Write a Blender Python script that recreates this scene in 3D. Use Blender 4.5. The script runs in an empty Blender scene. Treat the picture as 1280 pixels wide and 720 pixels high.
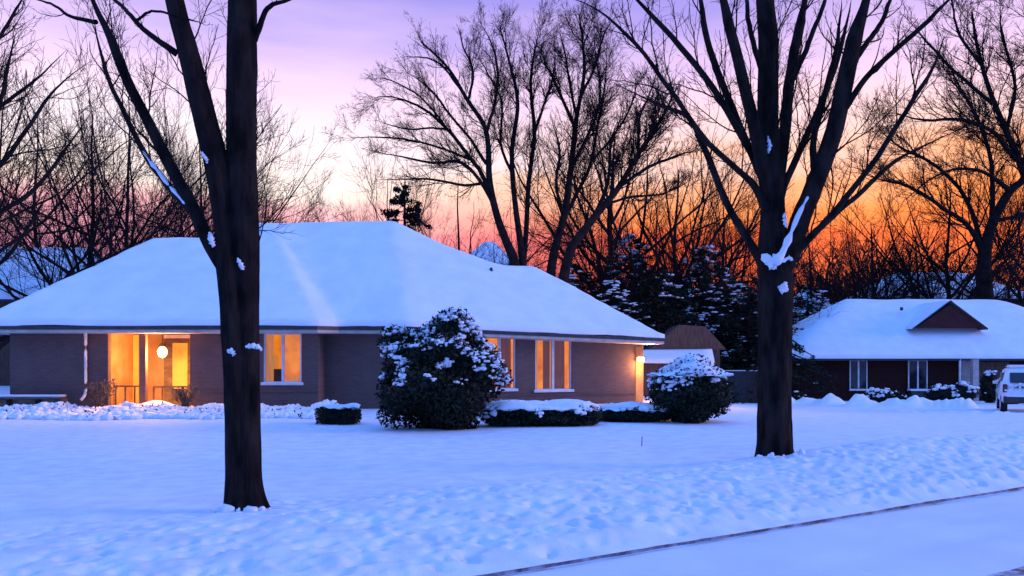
import bpy, bmesh, math, random
import numpy as np
from mathutils import Vector, noise as mnoise
PI = math.pi
C = bpy.context.scene.collection
S = bpy.context.scene

# ------------------------------------------------------------------ camera
F = 1000.0; HY = 450.0; EYE = 1.65
cd = bpy.data.cameras.new('camera'); cam = bpy.data.objects.new('camera', cd); C.objects.link(cam)
cam.location = (0, 0, EYE); cam.rotation_euler = (PI/2, 0, 0)
cd.sensor_width = 36; cd.lens = 36*F/1280; cd.shift_y = 90/1280
cd.clip_end = 3000; S.camera = cam
S.view_settings.view_transform = 'Standard'; S.view_settings.look = 'None'
S.view_settings.exposure = 0.0; S.view_settings.gamma = 1

def lin(r, g, b, k=1.0):
    f = lambda c: ((c/255+0.055)/1.055)**2.4 if c > 10 else c/255/12.92
    return (f(r)*k, f(g)*k, f(b)*k, 1)

# ------------------------------------------------------------------ sky (dusk): world shader by direction
W = bpy.data.worlds.new('World'); S.world = W; W.use_nodes = True
nt = W.node_tree; N = nt.nodes; L = nt.links; N.clear()
tc = N.new('ShaderNodeTexCoord'); sep = N.new('ShaderNodeSeparateXYZ'); L.new(tc.outputs['Generated'], sep.inputs[0])
def ramp(stops, inp):
    r = N.new('ShaderNodeValToRGB'); e = r.color_ramp.elements
    r.color_ramp.interpolation = 'EASE' if False else 'LINEAR'
    while len(e) < len(stops): e.new(0.5)
    for el, (p, c) in zip(e, stops): el.position = p; el.color = c
    L.new(inp, r.inputs[0]); return r.outputs[0]
def mth(op, a, b=None, clamp=False):
    m = N.new('ShaderNodeMath'); m.operation = op; m.use_clamp = clamp
    for i, v in enumerate((a, b)):
        if v is None: continue
        if isinstance(v, (int, float)): m.inputs[i].default_value = v
        else: L.new(v, m.inputs[i])
    return m.outputs[0]
def mixc(fac, a, b):
    m = N.new('ShaderNodeMix'); m.data_type = 'RGBA'
    L.new(fac, m.inputs[0]); L.new(a, m.inputs[6]); L.new(b, m.inputs[7]); return m.outputs[2]
# cloud streaks bend the elevation a little
mp = N.new('ShaderNodeMapping'); mp.inputs['Scale'].default_value = (1.5, 1.5, 9); L.new(tc.outputs['Generated'], mp.inputs[0])
nz = N.new('ShaderNodeTexNoise'); nz.inputs['Scale'].default_value = 2.6; nz.inputs['Detail'].default_value = 5; L.new(mp.outputs[0], nz.inputs['Vector'])
wob = mth('MULTIPLY', mth('SUBTRACT', nz.outputs['Fac'], 0.5), 0.10)
elev = mth('ADD', sep.outputs['Z'], wob)
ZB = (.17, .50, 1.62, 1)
right = ramp([(0.0, lin(120, 30, 50)), (0.09, lin(215, 50, 42)), (0.135, lin(255, 85, 35)), (0.17, lin(255, 132, 62)), (0.205, lin(255, 168, 122)),
              (0.24, lin(255, 206, 196)), (0.275, lin(255, 212, 222)), (0.325, lin(240, 204, 246)), (0.40, lin(172, 156, 242)), (0.56, (.17, .30, 1.12, 1)), (1.0, ZB)], elev)
left = ramp([(0.0, lin(120, 50, 90)), (0.12, lin(215, 130, 165)), (0.17, lin(252, 180, 190)), (0.205, lin(255, 232, 222)), (0.25, lin(255, 236, 246)),
             (0.30, lin(252, 222, 252)), (0.36, lin(222, 194, 250)), (0.41, lin(165, 155, 244)), (0.56, (.17, .30, 1.12, 1)), (1.0, ZB)], elev)
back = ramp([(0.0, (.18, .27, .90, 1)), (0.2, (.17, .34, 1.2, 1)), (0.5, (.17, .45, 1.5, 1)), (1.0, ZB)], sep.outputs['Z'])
azr = mth('MULTIPLY', mth('ADD', sep.outputs['X'], 0.22), 2.6, True)       # 0 left .. 1 right
front = mixc(azr, left, right)
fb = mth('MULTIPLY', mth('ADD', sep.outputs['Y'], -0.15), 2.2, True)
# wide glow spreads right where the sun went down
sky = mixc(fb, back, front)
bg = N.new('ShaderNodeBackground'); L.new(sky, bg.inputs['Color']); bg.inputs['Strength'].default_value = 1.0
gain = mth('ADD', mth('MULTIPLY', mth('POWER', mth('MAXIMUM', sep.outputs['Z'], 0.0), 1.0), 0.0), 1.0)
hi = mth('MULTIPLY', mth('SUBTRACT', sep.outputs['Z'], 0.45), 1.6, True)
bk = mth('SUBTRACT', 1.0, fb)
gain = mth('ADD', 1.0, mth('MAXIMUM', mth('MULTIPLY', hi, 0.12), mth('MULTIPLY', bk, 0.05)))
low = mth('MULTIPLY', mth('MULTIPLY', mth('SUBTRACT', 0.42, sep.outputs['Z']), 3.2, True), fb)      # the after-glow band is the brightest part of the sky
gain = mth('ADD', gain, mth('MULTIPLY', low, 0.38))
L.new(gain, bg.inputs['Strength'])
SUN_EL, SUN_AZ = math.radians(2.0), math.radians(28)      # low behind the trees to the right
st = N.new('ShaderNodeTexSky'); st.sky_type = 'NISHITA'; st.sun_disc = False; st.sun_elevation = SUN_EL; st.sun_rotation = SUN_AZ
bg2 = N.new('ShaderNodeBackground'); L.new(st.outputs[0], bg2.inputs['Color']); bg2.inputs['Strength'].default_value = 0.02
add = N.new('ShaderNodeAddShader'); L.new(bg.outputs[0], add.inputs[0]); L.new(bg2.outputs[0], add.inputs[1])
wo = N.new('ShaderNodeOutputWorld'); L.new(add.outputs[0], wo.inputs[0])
# after-glow: very weak wide pink sun from the right
sd = bpy.data.lights.new('sun', 'SUN'); sd.energy = 1.15; sd.angle = math.radians(18); sd.color = (1.0, 0.62, 0.72)
so = bpy.data.objects.new('sun', sd); C.objects.link(so)
so.rotation_euler = Vector((-0.90, 0.03, -0.26)).to_track_quat('-Z', 'Y').to_euler()

# ------------------------------------------------------------------ helpers
def P(px, py, d): return Vector(((px-640)/F*d, d, EYE+(HY-py)/F*d))
def tag(o, label=None, cat=None, group=None, kind=None):
    if label: o['label'] = label
    if cat: o['category'] = cat
    if group: o['group'] = group
    if kind: o['kind'] = kind
    return o
def thing(name, loc, label, cat, group=None, rz=0):
    o = bpy.data.objects.new(name, None); C.objects.link(o); o.location = loc; o.rotation_euler = (0, 0, rz)
    o.empty_display_size = 0.3
    return tag(o, label, cat, group)
def link(name, me, mat, parent=None, world=True, smooth=False):
    o = bpy.data.objects.new(name, me); C.objects.link(o)
    if mat: me.materials.append(mat)
    if parent:
        o.parent = parent
        if world:      # geometry was given in world coordinates; parents carry only translation + z-rotation
            from mathutils import Matrix
            m = Matrix.LocRotScale(parent.location, parent.rotation_euler, None)
            o.matrix_parent_inverse = m.inverted() if parent.parent is None else o.matrix_parent_inverse
            if parent.parent is not None: o.matrix_parent_inverse = Matrix.Identity(4)
    if smooth: me.polygons.foreach_set('use_smooth', [True]*len(me.polygons))
    return o
def bmobj(name, bm, mat, parent=None, smooth=False, world=True):
    bmesh.ops.recalc_face_normals(bm, faces=bm.faces)
    me = bpy.data.meshes.new(name); bm.to_mesh(me); bm.free()
    return link(name, me, mat, parent, world, smooth)
def npmesh(name, V, Q):
    me = bpy.data.meshes.new(name); V = np.asarray(V, dtype=np.float32); Q = np.asarray(Q, dtype=np.int32)
    me.vertices.add(len(V)); me.vertices.foreach_set('co', V.ravel())
    k = Q.shape[1]; me.loops.add(Q.size); me.loops.foreach_set('vertex_index', Q.ravel())
    me.polygons.add(len(Q)); me.polygons.foreach_set('loop_start', np.arange(0, Q.size, k, dtype=np.int32))
    me.update(calc_edges=True); me.validate(); return me
def box(bm, c, s, rz=0, bev=0.0):
    r = bmesh.ops.create_cube(bm, size=1); vs = r['verts']
    for v in vs:
        x, y, z = v.co.x*s[0], v.co.y*s[1], v.co.z*s[2]
        v.co = Vector((c[0]+x*math.cos(rz)-y*math.sin(rz), c[1]+x*math.sin(rz)+y*math.cos(rz), c[2]+z))
    if bev:
        es = list({e for v in vs for e in v.link_edges})
        bmesh.ops.bevel(bm, geom=es, offset=bev, segments=2, affect='EDGES')
def bb(name, c, s, mat, parent=None, rz=0, bev=0.0):
    bm = bmesh.new(); box(bm, c, s, rz, bev); return bmobj(name, bm, mat, parent)
def tube_np(Pts, R, sides):
    """Pts (N,K,3), R (N,K) -> verts, quads (no caps)"""
    Nn, K, _ = Pts.shape
    T = np.gradient(Pts, axis=1); T /= np.linalg.norm(T, axis=2, keepdims=True)+1e-9
    ref = np.zeros_like(T); m = np.abs(T[:, :1, 2]) > 0.92; ref[..., 2] = 1.0
    ref = np.where(m[..., None], np.array([1.0, 0, 0]), ref)
    A = np.cross(T, ref); A /= np.linalg.norm(A, axis=2, keepdims=True)+1e-9
    B = np.cross(T, A)
    a = np.arange(sides)*2*PI/sides
    V = Pts[:, :, None, :]+R[:, :, None, None]*(A[:, :, None, :]*np.cos(a)[None, None, :, None]+B[:, :, None, :]*np.sin(a)[None, None, :, None])
    n, k, s = np.meshgrid(np.arange(Nn), np.arange(K-1), np.arange(sides), indexing='ij')
    b = (n*K+k)*sides; s2 = (s+1) % sides
    Q = np.stack([b+s, b+s2, b+sides+s2, b+sides+s], -1).reshape(-1, 4)
    return V.reshape(-1, 3), Q
def join_np(parts):
    Vs, Qs, off = [], [], 0
    for V, Q in parts:
        Vs.append(V); Qs.append(Q+off); off += len(V)
    return np.concatenate(Vs), np.concatenate(Qs)
def catmull(pts, n):
    p = np.array([list(q) for q in pts], float); m = len(p)
    if m == 2: t = np.linspace(0, 1, n)[:, None]; return p[0]*(1-t)+p[1]*t
    u = np.linspace(0, m-1-1e-6, n); out = []
    for x in u:
        i = int(x); t = x-i
        p0 = p[max(i-1, 0)]; p1 = p[i]; p2 = p[i+1]; p3 = p[min(i+2, m-1)]
        out.append(0.5*((2*p1)+(-p0+p2)*t+(2*p0-5*p1+4*p2-p3)*t*t+(-p0+3*p1-3*p2+p3)*t**3))
    return np.array(out)
def spawn(Pp, Rp, count, lf, ang, K, rng, up=0.15, tmin=0.25, tmax=1.0, rf=0.55, wander=0.12, rmin=0.003, endf=0.35, maxlen=None, rmax=None):
    """children of all parent polylines, picked in proportion to length"""
    Pp = np.asarray(Pp); Rp = np.asarray(Rp); n, k, _ = Pp.shape
    seg = np.linalg.norm(np.diff(Pp, axis=1), axis=2).sum(1)
    idx = rng.choice(n, count, p=seg/seg.sum())
    t = rng.uniform(tmin, tmax, count); x = t*(k-1); i = np.minimum(x.astype(int), k-2); f = (x-i)[:, None]
    p0 = Pp[idx, i]*(1-f)+Pp[idx, i+1]*f; T = Pp[idx, i+1]-Pp[idx, i]; T /= np.linalg.norm(T, axis=1, keepdims=True)+1e-9
    r0 = Rp[idx, i]*(1-f[:, 0])+Rp[idx, i+1]*f[:, 0]
    rnd = rng.normal(size=(count, 3)); pr = rnd-(rnd*T).sum(1, keepdims=True)*T; pr /= np.linalg.norm(pr, axis=1, keepdims=True)+1e-9
    a = np.radians(rng.uniform(ang[0], ang[1], count))[:, None]
    D = T*np.cos(a)+pr*np.sin(a)
    ln = seg[idx]*rng.uniform(lf[0], lf[1], count)*(1.15-0.75*t)
    if maxlen: ln = np.minimum(ln, maxlen*rng.uniform(0.7, 1.0, count))
    out = np.zeros((count, K, 3)); out[:, 0] = p0; step = (ln/(K-1))[:, None]
    for j in range(1, K):
        D = D+rng.normal(size=(count, 3))*wander; D[:, 2] += up; D /= np.linalg.norm(D, axis=1, keepdims=True)
        out[:, j] = out[:, j-1]+D*step
    rs = np.maximum(r0*rf*rng.uniform(0.7, 1.0, count), rmin)
    if rmax: rs = np.minimum(rs, rmax)
    R = rs[:, None]*np.linspace(1, endf, K)[None, :]
    return out, np.maximum(R, rmin*0.6)
# ------------------------------------------------------------------ materials
def mat(name, col, rough=0.8, spec=0.3, metal=0.0, emit=None, es=0, build=None):
    m = bpy.data.materials.new(name); m.use_nodes = True; t = m.node_tree; b = t.nodes['Principled BSDF']
    b.inputs['Base Color'].default_value = (*col, 1); b.inputs['Roughness'].default_value = rough
    b.inputs['Specular IOR Level'].default_value = spec; b.inputs['Metallic'].default_value = metal
    if emit: b.inputs['Emission Color'].default_value = (*emit, 1); b.inputs['Emission Strength'].default_value = es
    if build: build(t, b)
    return m
def nnoise(t, scale, detail=4, coord='Object', sc=None, rough=0.5):
    c = t.nodes.new('ShaderNodeTexCoord'); n = t.nodes.new('ShaderNodeTexNoise')
    n.inputs['Scale'].default_value = scale; n.inputs['Detail'].default_value = detail; n.inputs['Roughness'].default_value = rough
    if sc:
        mm = t.nodes.new('ShaderNodeMapping'); mm.inputs['Scale'].default_value = sc; t.links.new(c.outputs[coord], mm.inputs[0]); t.links.new(mm.outputs[0], n.inputs['Vector'])
    else: t.links.new(c.outputs[coord], n.inputs['Vector'])
    return n.outputs['Fac']
def vary(t, b, fac, c0, c1, p0=0.35, p1=0.65):
    r = t.nodes.new('ShaderNodeValToRGB'); e = r.color_ramp.elements; e[0].position = p0; e[0].color = (*c0, 1); e[1].position = p1; e[1].color = (*c1, 1)
    t.links.new(fac, r.inputs[0]); t.links.new(r.outputs[0], b.inputs['Base Color']); return r
def bump(t, b, fac, strength, dist):
    n = t.nodes.new('ShaderNodeBump'); n.inputs['Strength'].default_value = strength; n.inputs['Distance'].default_value = dist
    prev = b.inputs['Normal'].links
    if prev: t.links.new(prev[0].from_socket, n.inputs['Normal'])
    t.links.new(fac, n.inputs['Height']); t.links.new(n.outputs[0], b.inputs['Normal'])
def snow_build(k1=1.0, k2=1.0):
    def f(t, b):
        vary(t, b, nnoise(t, 1.2, 5), (.76, .79, .83), (.84, .86, .88))
        bump(t, b, nnoise(t, 2.2, 3), 0.35*k1, 0.12); bump(t, b, nnoise(t, 28, 4), 0.4*k2, 0.012)
    return f
M_snow = mat('snow', (.82, .84, .87), .75, .25, build=snow_build())
M_snow_roof = mat('roof_snow', (.82, .84, .87), .75, .25, build=snow_build(.35, .5))
def bank_b(t, b):
    vary(t, b, nnoise(t, 3.0, 6), (.70, .73, .78), (.84, .86, .88))
    bump(t, b, nnoise(t, 9, 5), 0.18, 0.03); bump(t, b, nnoise(t, 40, 4), 0.45, 0.010)
M_bank = mat('lawn_snow', (.82, .84, .87), .8, .2, build=bank_b)
def road_b(t, b):
    vary(t, b, nnoise(t, .8, 6, sc=(1, 1, 1)), (.70, .72, .76), (.82, .84, .87), .3, .7)
    bump(t, b, nnoise(t, 5, 5), 0.25, 0.02); bump(t, b, nnoise(t, 50, 3), 0.4, 0.006)
M_road = mat('packed_snow', (.8, .82, .85), .65, .35, build=road_b)
def slush_b(t, b):
    vary(t, b, nnoise(t, 6, 6, rough=.7), (.05, .05, .06), (.55, .57, .62), .42, .6); bump(t, b, nnoise(t, 12, 5), .6, .03)
M_slush = mat('slush', (.3, .3, .3), .5, .5, build=slush_b)
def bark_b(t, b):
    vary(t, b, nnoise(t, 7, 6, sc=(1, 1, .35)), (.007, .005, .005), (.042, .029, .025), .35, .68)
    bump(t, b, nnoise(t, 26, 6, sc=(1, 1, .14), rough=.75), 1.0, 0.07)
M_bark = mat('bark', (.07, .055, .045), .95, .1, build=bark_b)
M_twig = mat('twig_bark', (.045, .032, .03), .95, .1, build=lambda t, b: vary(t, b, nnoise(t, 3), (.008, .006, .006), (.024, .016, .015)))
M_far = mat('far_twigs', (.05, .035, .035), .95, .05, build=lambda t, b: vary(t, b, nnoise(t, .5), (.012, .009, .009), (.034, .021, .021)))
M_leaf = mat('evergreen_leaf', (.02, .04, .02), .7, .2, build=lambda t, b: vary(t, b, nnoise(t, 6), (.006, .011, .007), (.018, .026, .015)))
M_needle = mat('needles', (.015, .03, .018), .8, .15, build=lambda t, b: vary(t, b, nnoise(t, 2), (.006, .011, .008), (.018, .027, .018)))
def brick_b(c1, c2, mor, sc=1.0):
    def f(t, b):
        c = t.nodes.new('ShaderNodeTexCoord'); mm = t.nodes.new('ShaderNodeMapping'); mm.inputs['Rotation'].default_value = (PI/2, 0, 0)
        k = t.nodes.new('ShaderNodeTexBrick'); k.inputs['Color1'].default_value = (*c1, 1); k.inputs['Color2'].default_value = (*c2, 1); k.inputs['Mortar'].default_value = (*mor, 1)
        k.inputs['Scale'].default_value = 1.0; k.inputs['Brick Width'].default_value = .22; k.inputs['Row Height'].default_value = .075; k.inputs['Mortar Size'].default_value = .006
        t.links.new(c.outputs['Object'], mm.inputs[0]); t.links.new(mm.outputs[0], k.inputs['Vector'])
        mx = t.nodes.new('ShaderNodeMix'); mx.data_type = 'RGBA'; mx.blend_type = 'MULTIPLY'; mx.inputs[0].default_value = .5
        r = t.nodes.new('ShaderNodeValToRGB'); r.color_ramp.elements[0].position = .3; r.color_ramp.elements[0].color = (.6, .6, .6, 1); r.color_ramp.elements[1].position = .7
        t.links.new(nnoise(t, 1.1, 5), r.inputs[0]); t.links.new(k.outputs[0], mx.inputs[6]); t.links.new(r.outputs[0], mx.inputs[7]); t.links.new(mx.outputs[2], b.inputs['Base Color'])
        bump(t, b, k.outputs['Fac'], -0.4, 0.01)
    return f
M_brick = mat('tan_brick', (.4, .25, .18), .9, .15, build=brick_b((.155, .10, .09), (.13, .083, .076), (.17, .12, .11)))
M_maroon = mat('maroon_brick', (.08, .03, .02), .9, .1, build=brick_b((.045, .014, .012), (.032, .011, .010), (.045, .024, .02)))
M_marsid = mat('maroon_siding', (.2, .04, .03), .8, .2, build=lambda t, b: vary(t, b, nnoise(t, 2), (.05, .015, .014), (.08, .022, .019)))
M_white = mat('white_paint', (.72, .70, .68), .5, .4, build=lambda t, b: vary(t, b, nnoise(t, 4), (.62, .6, .58), (.78, .76, .74)))
M_trim = mat('trim_paint', (.5, .42, .38), .6, .3, build=lambda t, b: vary(t, b, nnoise(t, 3), (.42, .35, .31), (.55, .46, .42)))
M_dark = mat('dark_metal', (.03, .028, .03), .5, .4, build=lambda t, b: vary(t, b, nnoise(t, 5), (.02, .02, .022), (.045, .04, .04)))
M_shing = mat('shingles', (.06, .05, .05), .9, .1, build=lambda t, b: vary(t, b, nnoise(t, 9), (.04, .035, .035), (.09, .07, .065)))
M_brown = mat('brown_boards', (.12, .07, .05), .9, .1, build=lambda t, b: vary(t, b, nnoise(t, 3, sc=(6, 6, .6)), (.08, .05, .04), (.16, .09, .06)))
M_wood = mat('weathered_wood', (.15, .10, .07), .85, .15, build=lambda t, b: vary(t, b, nnoise(t, 8, sc=(.4, 1, 1)), (.10, .065, .045), (.19, .13, .09)))
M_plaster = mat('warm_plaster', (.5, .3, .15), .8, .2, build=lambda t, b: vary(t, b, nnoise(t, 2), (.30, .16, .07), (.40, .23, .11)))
def glass_m(name, rough=.05):
    m = bpy.data.materials.new(name); m.use_nodes = True; t = m.node_tree; t.nodes.clear()
    o = t.nodes.new('ShaderNodeOutputMaterial'); tr = t.nodes.new('ShaderNodeBsdfTransparent'); gl = t.nodes.new('ShaderNodeBsdfGlossy'); gl.inputs['Roughness'].default_value = rough
    fr = t.nodes.new('ShaderNodeFresnel'); fr.inputs['IOR'].default_value = 1.45
    tr.inputs[0].default_value = (.93, .93, .92, 1)
    mx = t.nodes.new('ShaderNodeMixShader'); t.links.new(fr.outputs[0], mx.inputs[0]); t.links.new(tr.outputs[0], mx.inputs[1]); t.links.new(gl.outputs[0], mx.inputs[2]); t.links.new(mx.outputs[0], o.inputs[0]); return m
M_glass = glass_m('window_glass')
M_bglass = mat('dark_glass', (.01, .012, .02), .08, .6, build=lambda t, b: vary(t, b, nnoise(t, 3), (.008, .01, .018), (.02, .02, .03)))
def emis_noise(c0, c1, s, scale=2.0, sc=None):
    def f(t, b):
        r = t.nodes.new('ShaderNodeValToRGB'); r.color_ramp.elements[0].position = .3; r.color_ramp.elements[0].color = (*c0, 1); r.color_ramp.elements[1].position = .7; r.color_ramp.elements[1].color = (*c1, 1)
        t.links.new(nnoise(t, scale, 3, sc=sc), r.inputs[0]); t.links.new(r.outputs[0], b.inputs['Emission Color']); b.inputs['Emission Strength'].default_value = s
    return f
M_room = mat('lit_room', (.5, .3, .1), .9, .1, build=emis_noise((.55, .12, .006), (1.0, .31, .012), .95, 2.4))
M_curtain = mat('lit_curtain', (.6, .35, .12), .9, .1, build=emis_noise((.75, .20, .015), (1.0, .40, .05), .55, 3, sc=(6, 6, .5)))
M_dim = mat('dim_curtain', (.3, .15, .08), .9, .1, build=emis_noise((.05, .012, .006), (.13, .038, .014), 1.0, 3, sc=(6, 6, .5)))
M_lamp = mat('lamp_glow', (1, .8, .5), .5, .2, emit=(1, .62, .2), es=9)
M_frame = mat('window_frame', (.66, .64, .64), .5, .4, build=lambda t, b: vary(t, b, nnoise(t, 4), (.6, .58, .58), (.72, .7, .7)))
M_carp = mat('car_paint', (.75, .77, .8), .3, .5, build=lambda t, b: vary(t, b, nnoise(t, 2), (.62, .64, .68), (.78, .8, .83)))
M_tyre = mat('tyre', (.02, .02, .02), .9, .2, build=lambda t, b: vary(t, b, nnoise(t, 20), (.012, .012, .012), (.03, .03, .03)))
M_red = mat('tail_lens', (.35, .02, .02), .2, .5, build=lambda t, b: vary(t, b, nnoise(t, 9), (.10, .012, .015), (.2, .03, .04)))
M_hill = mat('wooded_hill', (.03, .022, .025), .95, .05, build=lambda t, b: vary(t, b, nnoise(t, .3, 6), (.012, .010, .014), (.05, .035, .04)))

# ------------------------------------------------------------------ terrain
RD = np.array([.848, .530]); RN = np.array([-.530, .848]); R0 = np.array([-.25, 6.1])    # road edge direction, normal to the lawn, a point on it
def sstep(a, b, x): t = np.clip((x-a)/(b-a), 0, 1); return t*t*(3-2*t)
_rg = np.random.default_rng(5)
_ph = _rg.uniform(0, 6.28, (60, 2)); _dr = _rg.normal(size=(60, 2)); _dr /= np.linalg.norm(_dr, axis=1)[:, None]
def wav(x, y, f0, n=10, off=0):
    z = 0
    for i in range(n):
        d = _dr[(i+off) % 60]; f = f0*(1+.35*i)
        z = z+np.sin(f*(x*d[0]+y*d[1])+_ph[(i+off) % 60, 0])*np.cos(f*.8*(y*d[0]-x*d[1])+_ph[(i+off) % 60, 1])/(1+.35*i)
    return z/2.5
def ground(x, y, fine=True):
    x = np.asarray(x, float); y = np.asarray(y, float)
    qx = x-R0[0]; qy = y-R0[1]; t = qx*RN[0]+qy*RN[1]; s = qx*RD[0]+qy*RD[1]
    z = -.025*np.clip(y-14, 0, 60)*sstep(4, 13, x)+.02*wav(x, y, .5, 6)
    z = z-.10*sstep(3.2, 9, t)+.05
    crest = (.22+.05*wav(s, s*.1, .8, 5, 7)+.10*sstep(4, 10, s))*(.45+.55*sstep(-3.5, 2.0, s))
    prof = sstep(-.02, .38, t)*.48+sstep(.3, 2.0, t)*.52
    back = sstep(2.1, 3.6, t)
    bank = prof*(1-.72*back)
    z = np.where(t > 0, z*sstep(0, 2, t)+bank*crest, -.12)
    if fine:
        m = sstep(.0, .5, t)*(1-sstep(2.6, 5.0, t)*.93)
        l = wav(x, y, 7.5, 12, 20); l2 = wav(x, y, 17, 10, 33)
        l3 = wav(x, y, 11, 14, 44); l4 = wav(y, x, 9, 12, 5)
        z = z+m*(.007*l+.005*l2-.030*np.clip(l3*l4-.18, 0, .5))
        z = z+.005*wav(x, y, 2.3, 6, 40)*sstep(.5, 2, t)
    return z
def gz(x, y): return float(ground(x, y))
def axis(fine0, fine1, step, far0, far1, g=1.16):
    a = list(np.arange(fine0, fine1, step)); d = step; x = a[-1]
    while x < far1: d *= g; x += d; a.append(x)
    b = []; d = step; x = fine0
    while x > far0: d *= g; x -= d; b.append(x)
    return np.array(b[::-1]+a)
sa = axis(-8, 17, .032, -260, 420); ta = axis(-.1, 4.6, .03, -30, 420, 1.06)
SS, TT = np.meshgrid(sa, ta, indexing='ij')
# ragged lip of the bank along the road
lip = .035*wav(SS, SS*.3, 3.1, 9, 3)+.025*wav(SS, SS*.3, 9, 8, 17)
TTw = TT+lip*np.exp(-np.abs(TT)*2.0)
GX = R0[0]+SS*RD[0]+TTw*RN[0]; GY = R0[1]+SS*RD[1]+TTw*RN[1]
qt = TT
gzv = ground(GX-(TTw-TT)*RN[0], GY-(TTw-TT)*RN[1])
_r2 = np.random.default_rng(44)
def stamp(S0, T0, rad, dep, asp=1.0):
    i0, i1 = np.searchsorted(sa, [S0-3*rad*asp, S0+3*rad*asp]); j0, j1 = np.searchsorted(ta, [T0-3*rad, T0+3*rad])
    if i1 <= i0 or j1 <= j0: return
    a_ = (SS[i0:i1, j0:j1]-S0)/(rad*asp); b_ = (TT[i0:i1, j0:j1]-T0)/rad
    gzv[i0:i1, j0:j1] += dep*np.exp(-(a_*a_+b_*b_)**1.5)
for _ in range(5200):      # clods thrown by the plough
    t0_ = abs(_r2.normal())*.9+.25; stamp(_r2.uniform(-8, 17), min(t0_, 4.5), _r2.uniform(.03, .085), _r2.uniform(.003, .012)*(1 if t0_ < 2.2 else .45), _r2.uniform(.8, 1.5))
for _ in range(2600):       # little pits
    stamp(_r2.uniform(-8, 17), _r2.uniform(.15, 3.4), _r2.uniform(.026, .06), -_r2.uniform(.012, .06), _r2.uniform(.9, 1.9))
V = np.stack([GX, GY, gzv], -1).reshape(-1, 3)
n0, n1 = SS.shape; i, j = np.meshgrid(np.arange(n0-1), np.arange(n1-1), indexing='ij')
Q = np.stack([i*n1+j, (i+1)*n1+j, (i+1)*n1+j+1, i*n1+j+1], -1).reshape(-1, 4)
g = link('snowy_lawn', npmesh('snowy_lawn', V, Q), M_bank, smooth=True); tag(g, kind='structure')
# road: packed snow, with a small ragged gutter shadow along the bank
ra = axis(-9, 18, .12, -120, 200); rt = np.linspace(-9, .35, 90)
SS, TT = np.meshgrid(ra, rt, indexing='ij'); GX = R0[0]+SS*RD[0]+TT*RN[0]; GY = R0[1]+SS*RD[1]+TT*RN[1]
z = .012*wav(GX, GY, 1.5, 8, 9)-.014*np.exp(-((TT+1.25+.06*wav(SS, SS*0, .5, 4, 3))/.13)**2)-.010*np.exp(-((TT+.75)/.10)**2)+.004*wav(SS, TT*3, 9, 8, 31)-.03*np.exp(-((TT-.02)/.12)**2)+.012*wav(SS*.25, TT*3, 2, 6, 2)
V = np.stack([GX, GY, z], -1).reshape(-1, 3); n0, n1 = SS.shape; i, j = np.meshgrid(np.arange(n0-1), np.arange(n1-1), indexing='ij')
Q = np.stack([i*n1+j, (i+1)*n1+j, (i+1)*n1+j+1, i*n1+j+1], -1).reshape(-1, 4)
r = link('road', npmesh('road', V, Q), M_road, smooth=True); tag(r, kind='structure')
# slushy wheel track near the camera side of the road
ta2 = np.linspace(-2.75, -2.08, 14); SS, TT = np.meshgrid(np.arange(-8, 14, .12), ta2, indexing='ij')
TT = TT+.06*wav(SS, SS, 2.2, 6, 5)
GX = R0[0]+SS*RD[0]+TT*RN[0]; GY = R0[1]+SS*RD[1]+TT*RN[1]
z = .012*wav(GX, GY, 1.5, 8, 9)+.012*wav(SS*.25, TT*3, 2, 6, 2)+.012
V = np.stack([GX, GY, z], -1).reshape(-1, 3); n0, n1 = SS.shape; i, j = np.meshgrid(np.arange(n0-1), np.arange(n1-1), indexing='ij')
Q = np.stack([i*n1+j, (i+1)*n1+j, (i+1)*n1+j+1, i*n1+j+1], -1).reshape(-1, 4)
r = link('wheel_track', npmesh('wheel_track', V, Q), M_slush, smooth=True); tag(r, kind='structure')
# painted shadow line: thin dark strip laid under the ragged lip of the bank
M_lipshade = mat('lip_shade', (.05, .05, .06), .6, .4, build=lambda t, b: vary(t, b, nnoise(t, 4, 6, rough=.7), (.03, .03, .045), (.25, .26, .32), .4, .62))
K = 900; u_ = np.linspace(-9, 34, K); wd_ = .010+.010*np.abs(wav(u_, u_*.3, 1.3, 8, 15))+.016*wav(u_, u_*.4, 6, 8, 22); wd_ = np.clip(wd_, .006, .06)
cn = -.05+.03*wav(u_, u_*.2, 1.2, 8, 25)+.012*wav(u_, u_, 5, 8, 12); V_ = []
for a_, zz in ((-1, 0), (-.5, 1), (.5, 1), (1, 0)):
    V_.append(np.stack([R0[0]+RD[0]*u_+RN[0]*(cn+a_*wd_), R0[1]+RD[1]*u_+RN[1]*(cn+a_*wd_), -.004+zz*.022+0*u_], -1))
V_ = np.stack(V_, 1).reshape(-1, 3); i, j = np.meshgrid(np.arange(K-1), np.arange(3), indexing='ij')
k_ = link('lip_shade_strip', npmesh('lip_shade_strip', V_, np.stack([i*4+j, (i+1)*4+j, (i+1)*4+j+1, i*4+j+1], -1).reshape(-1, 4)), M_lipshade, smooth=True); tag(k_, kind='structure')
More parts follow.
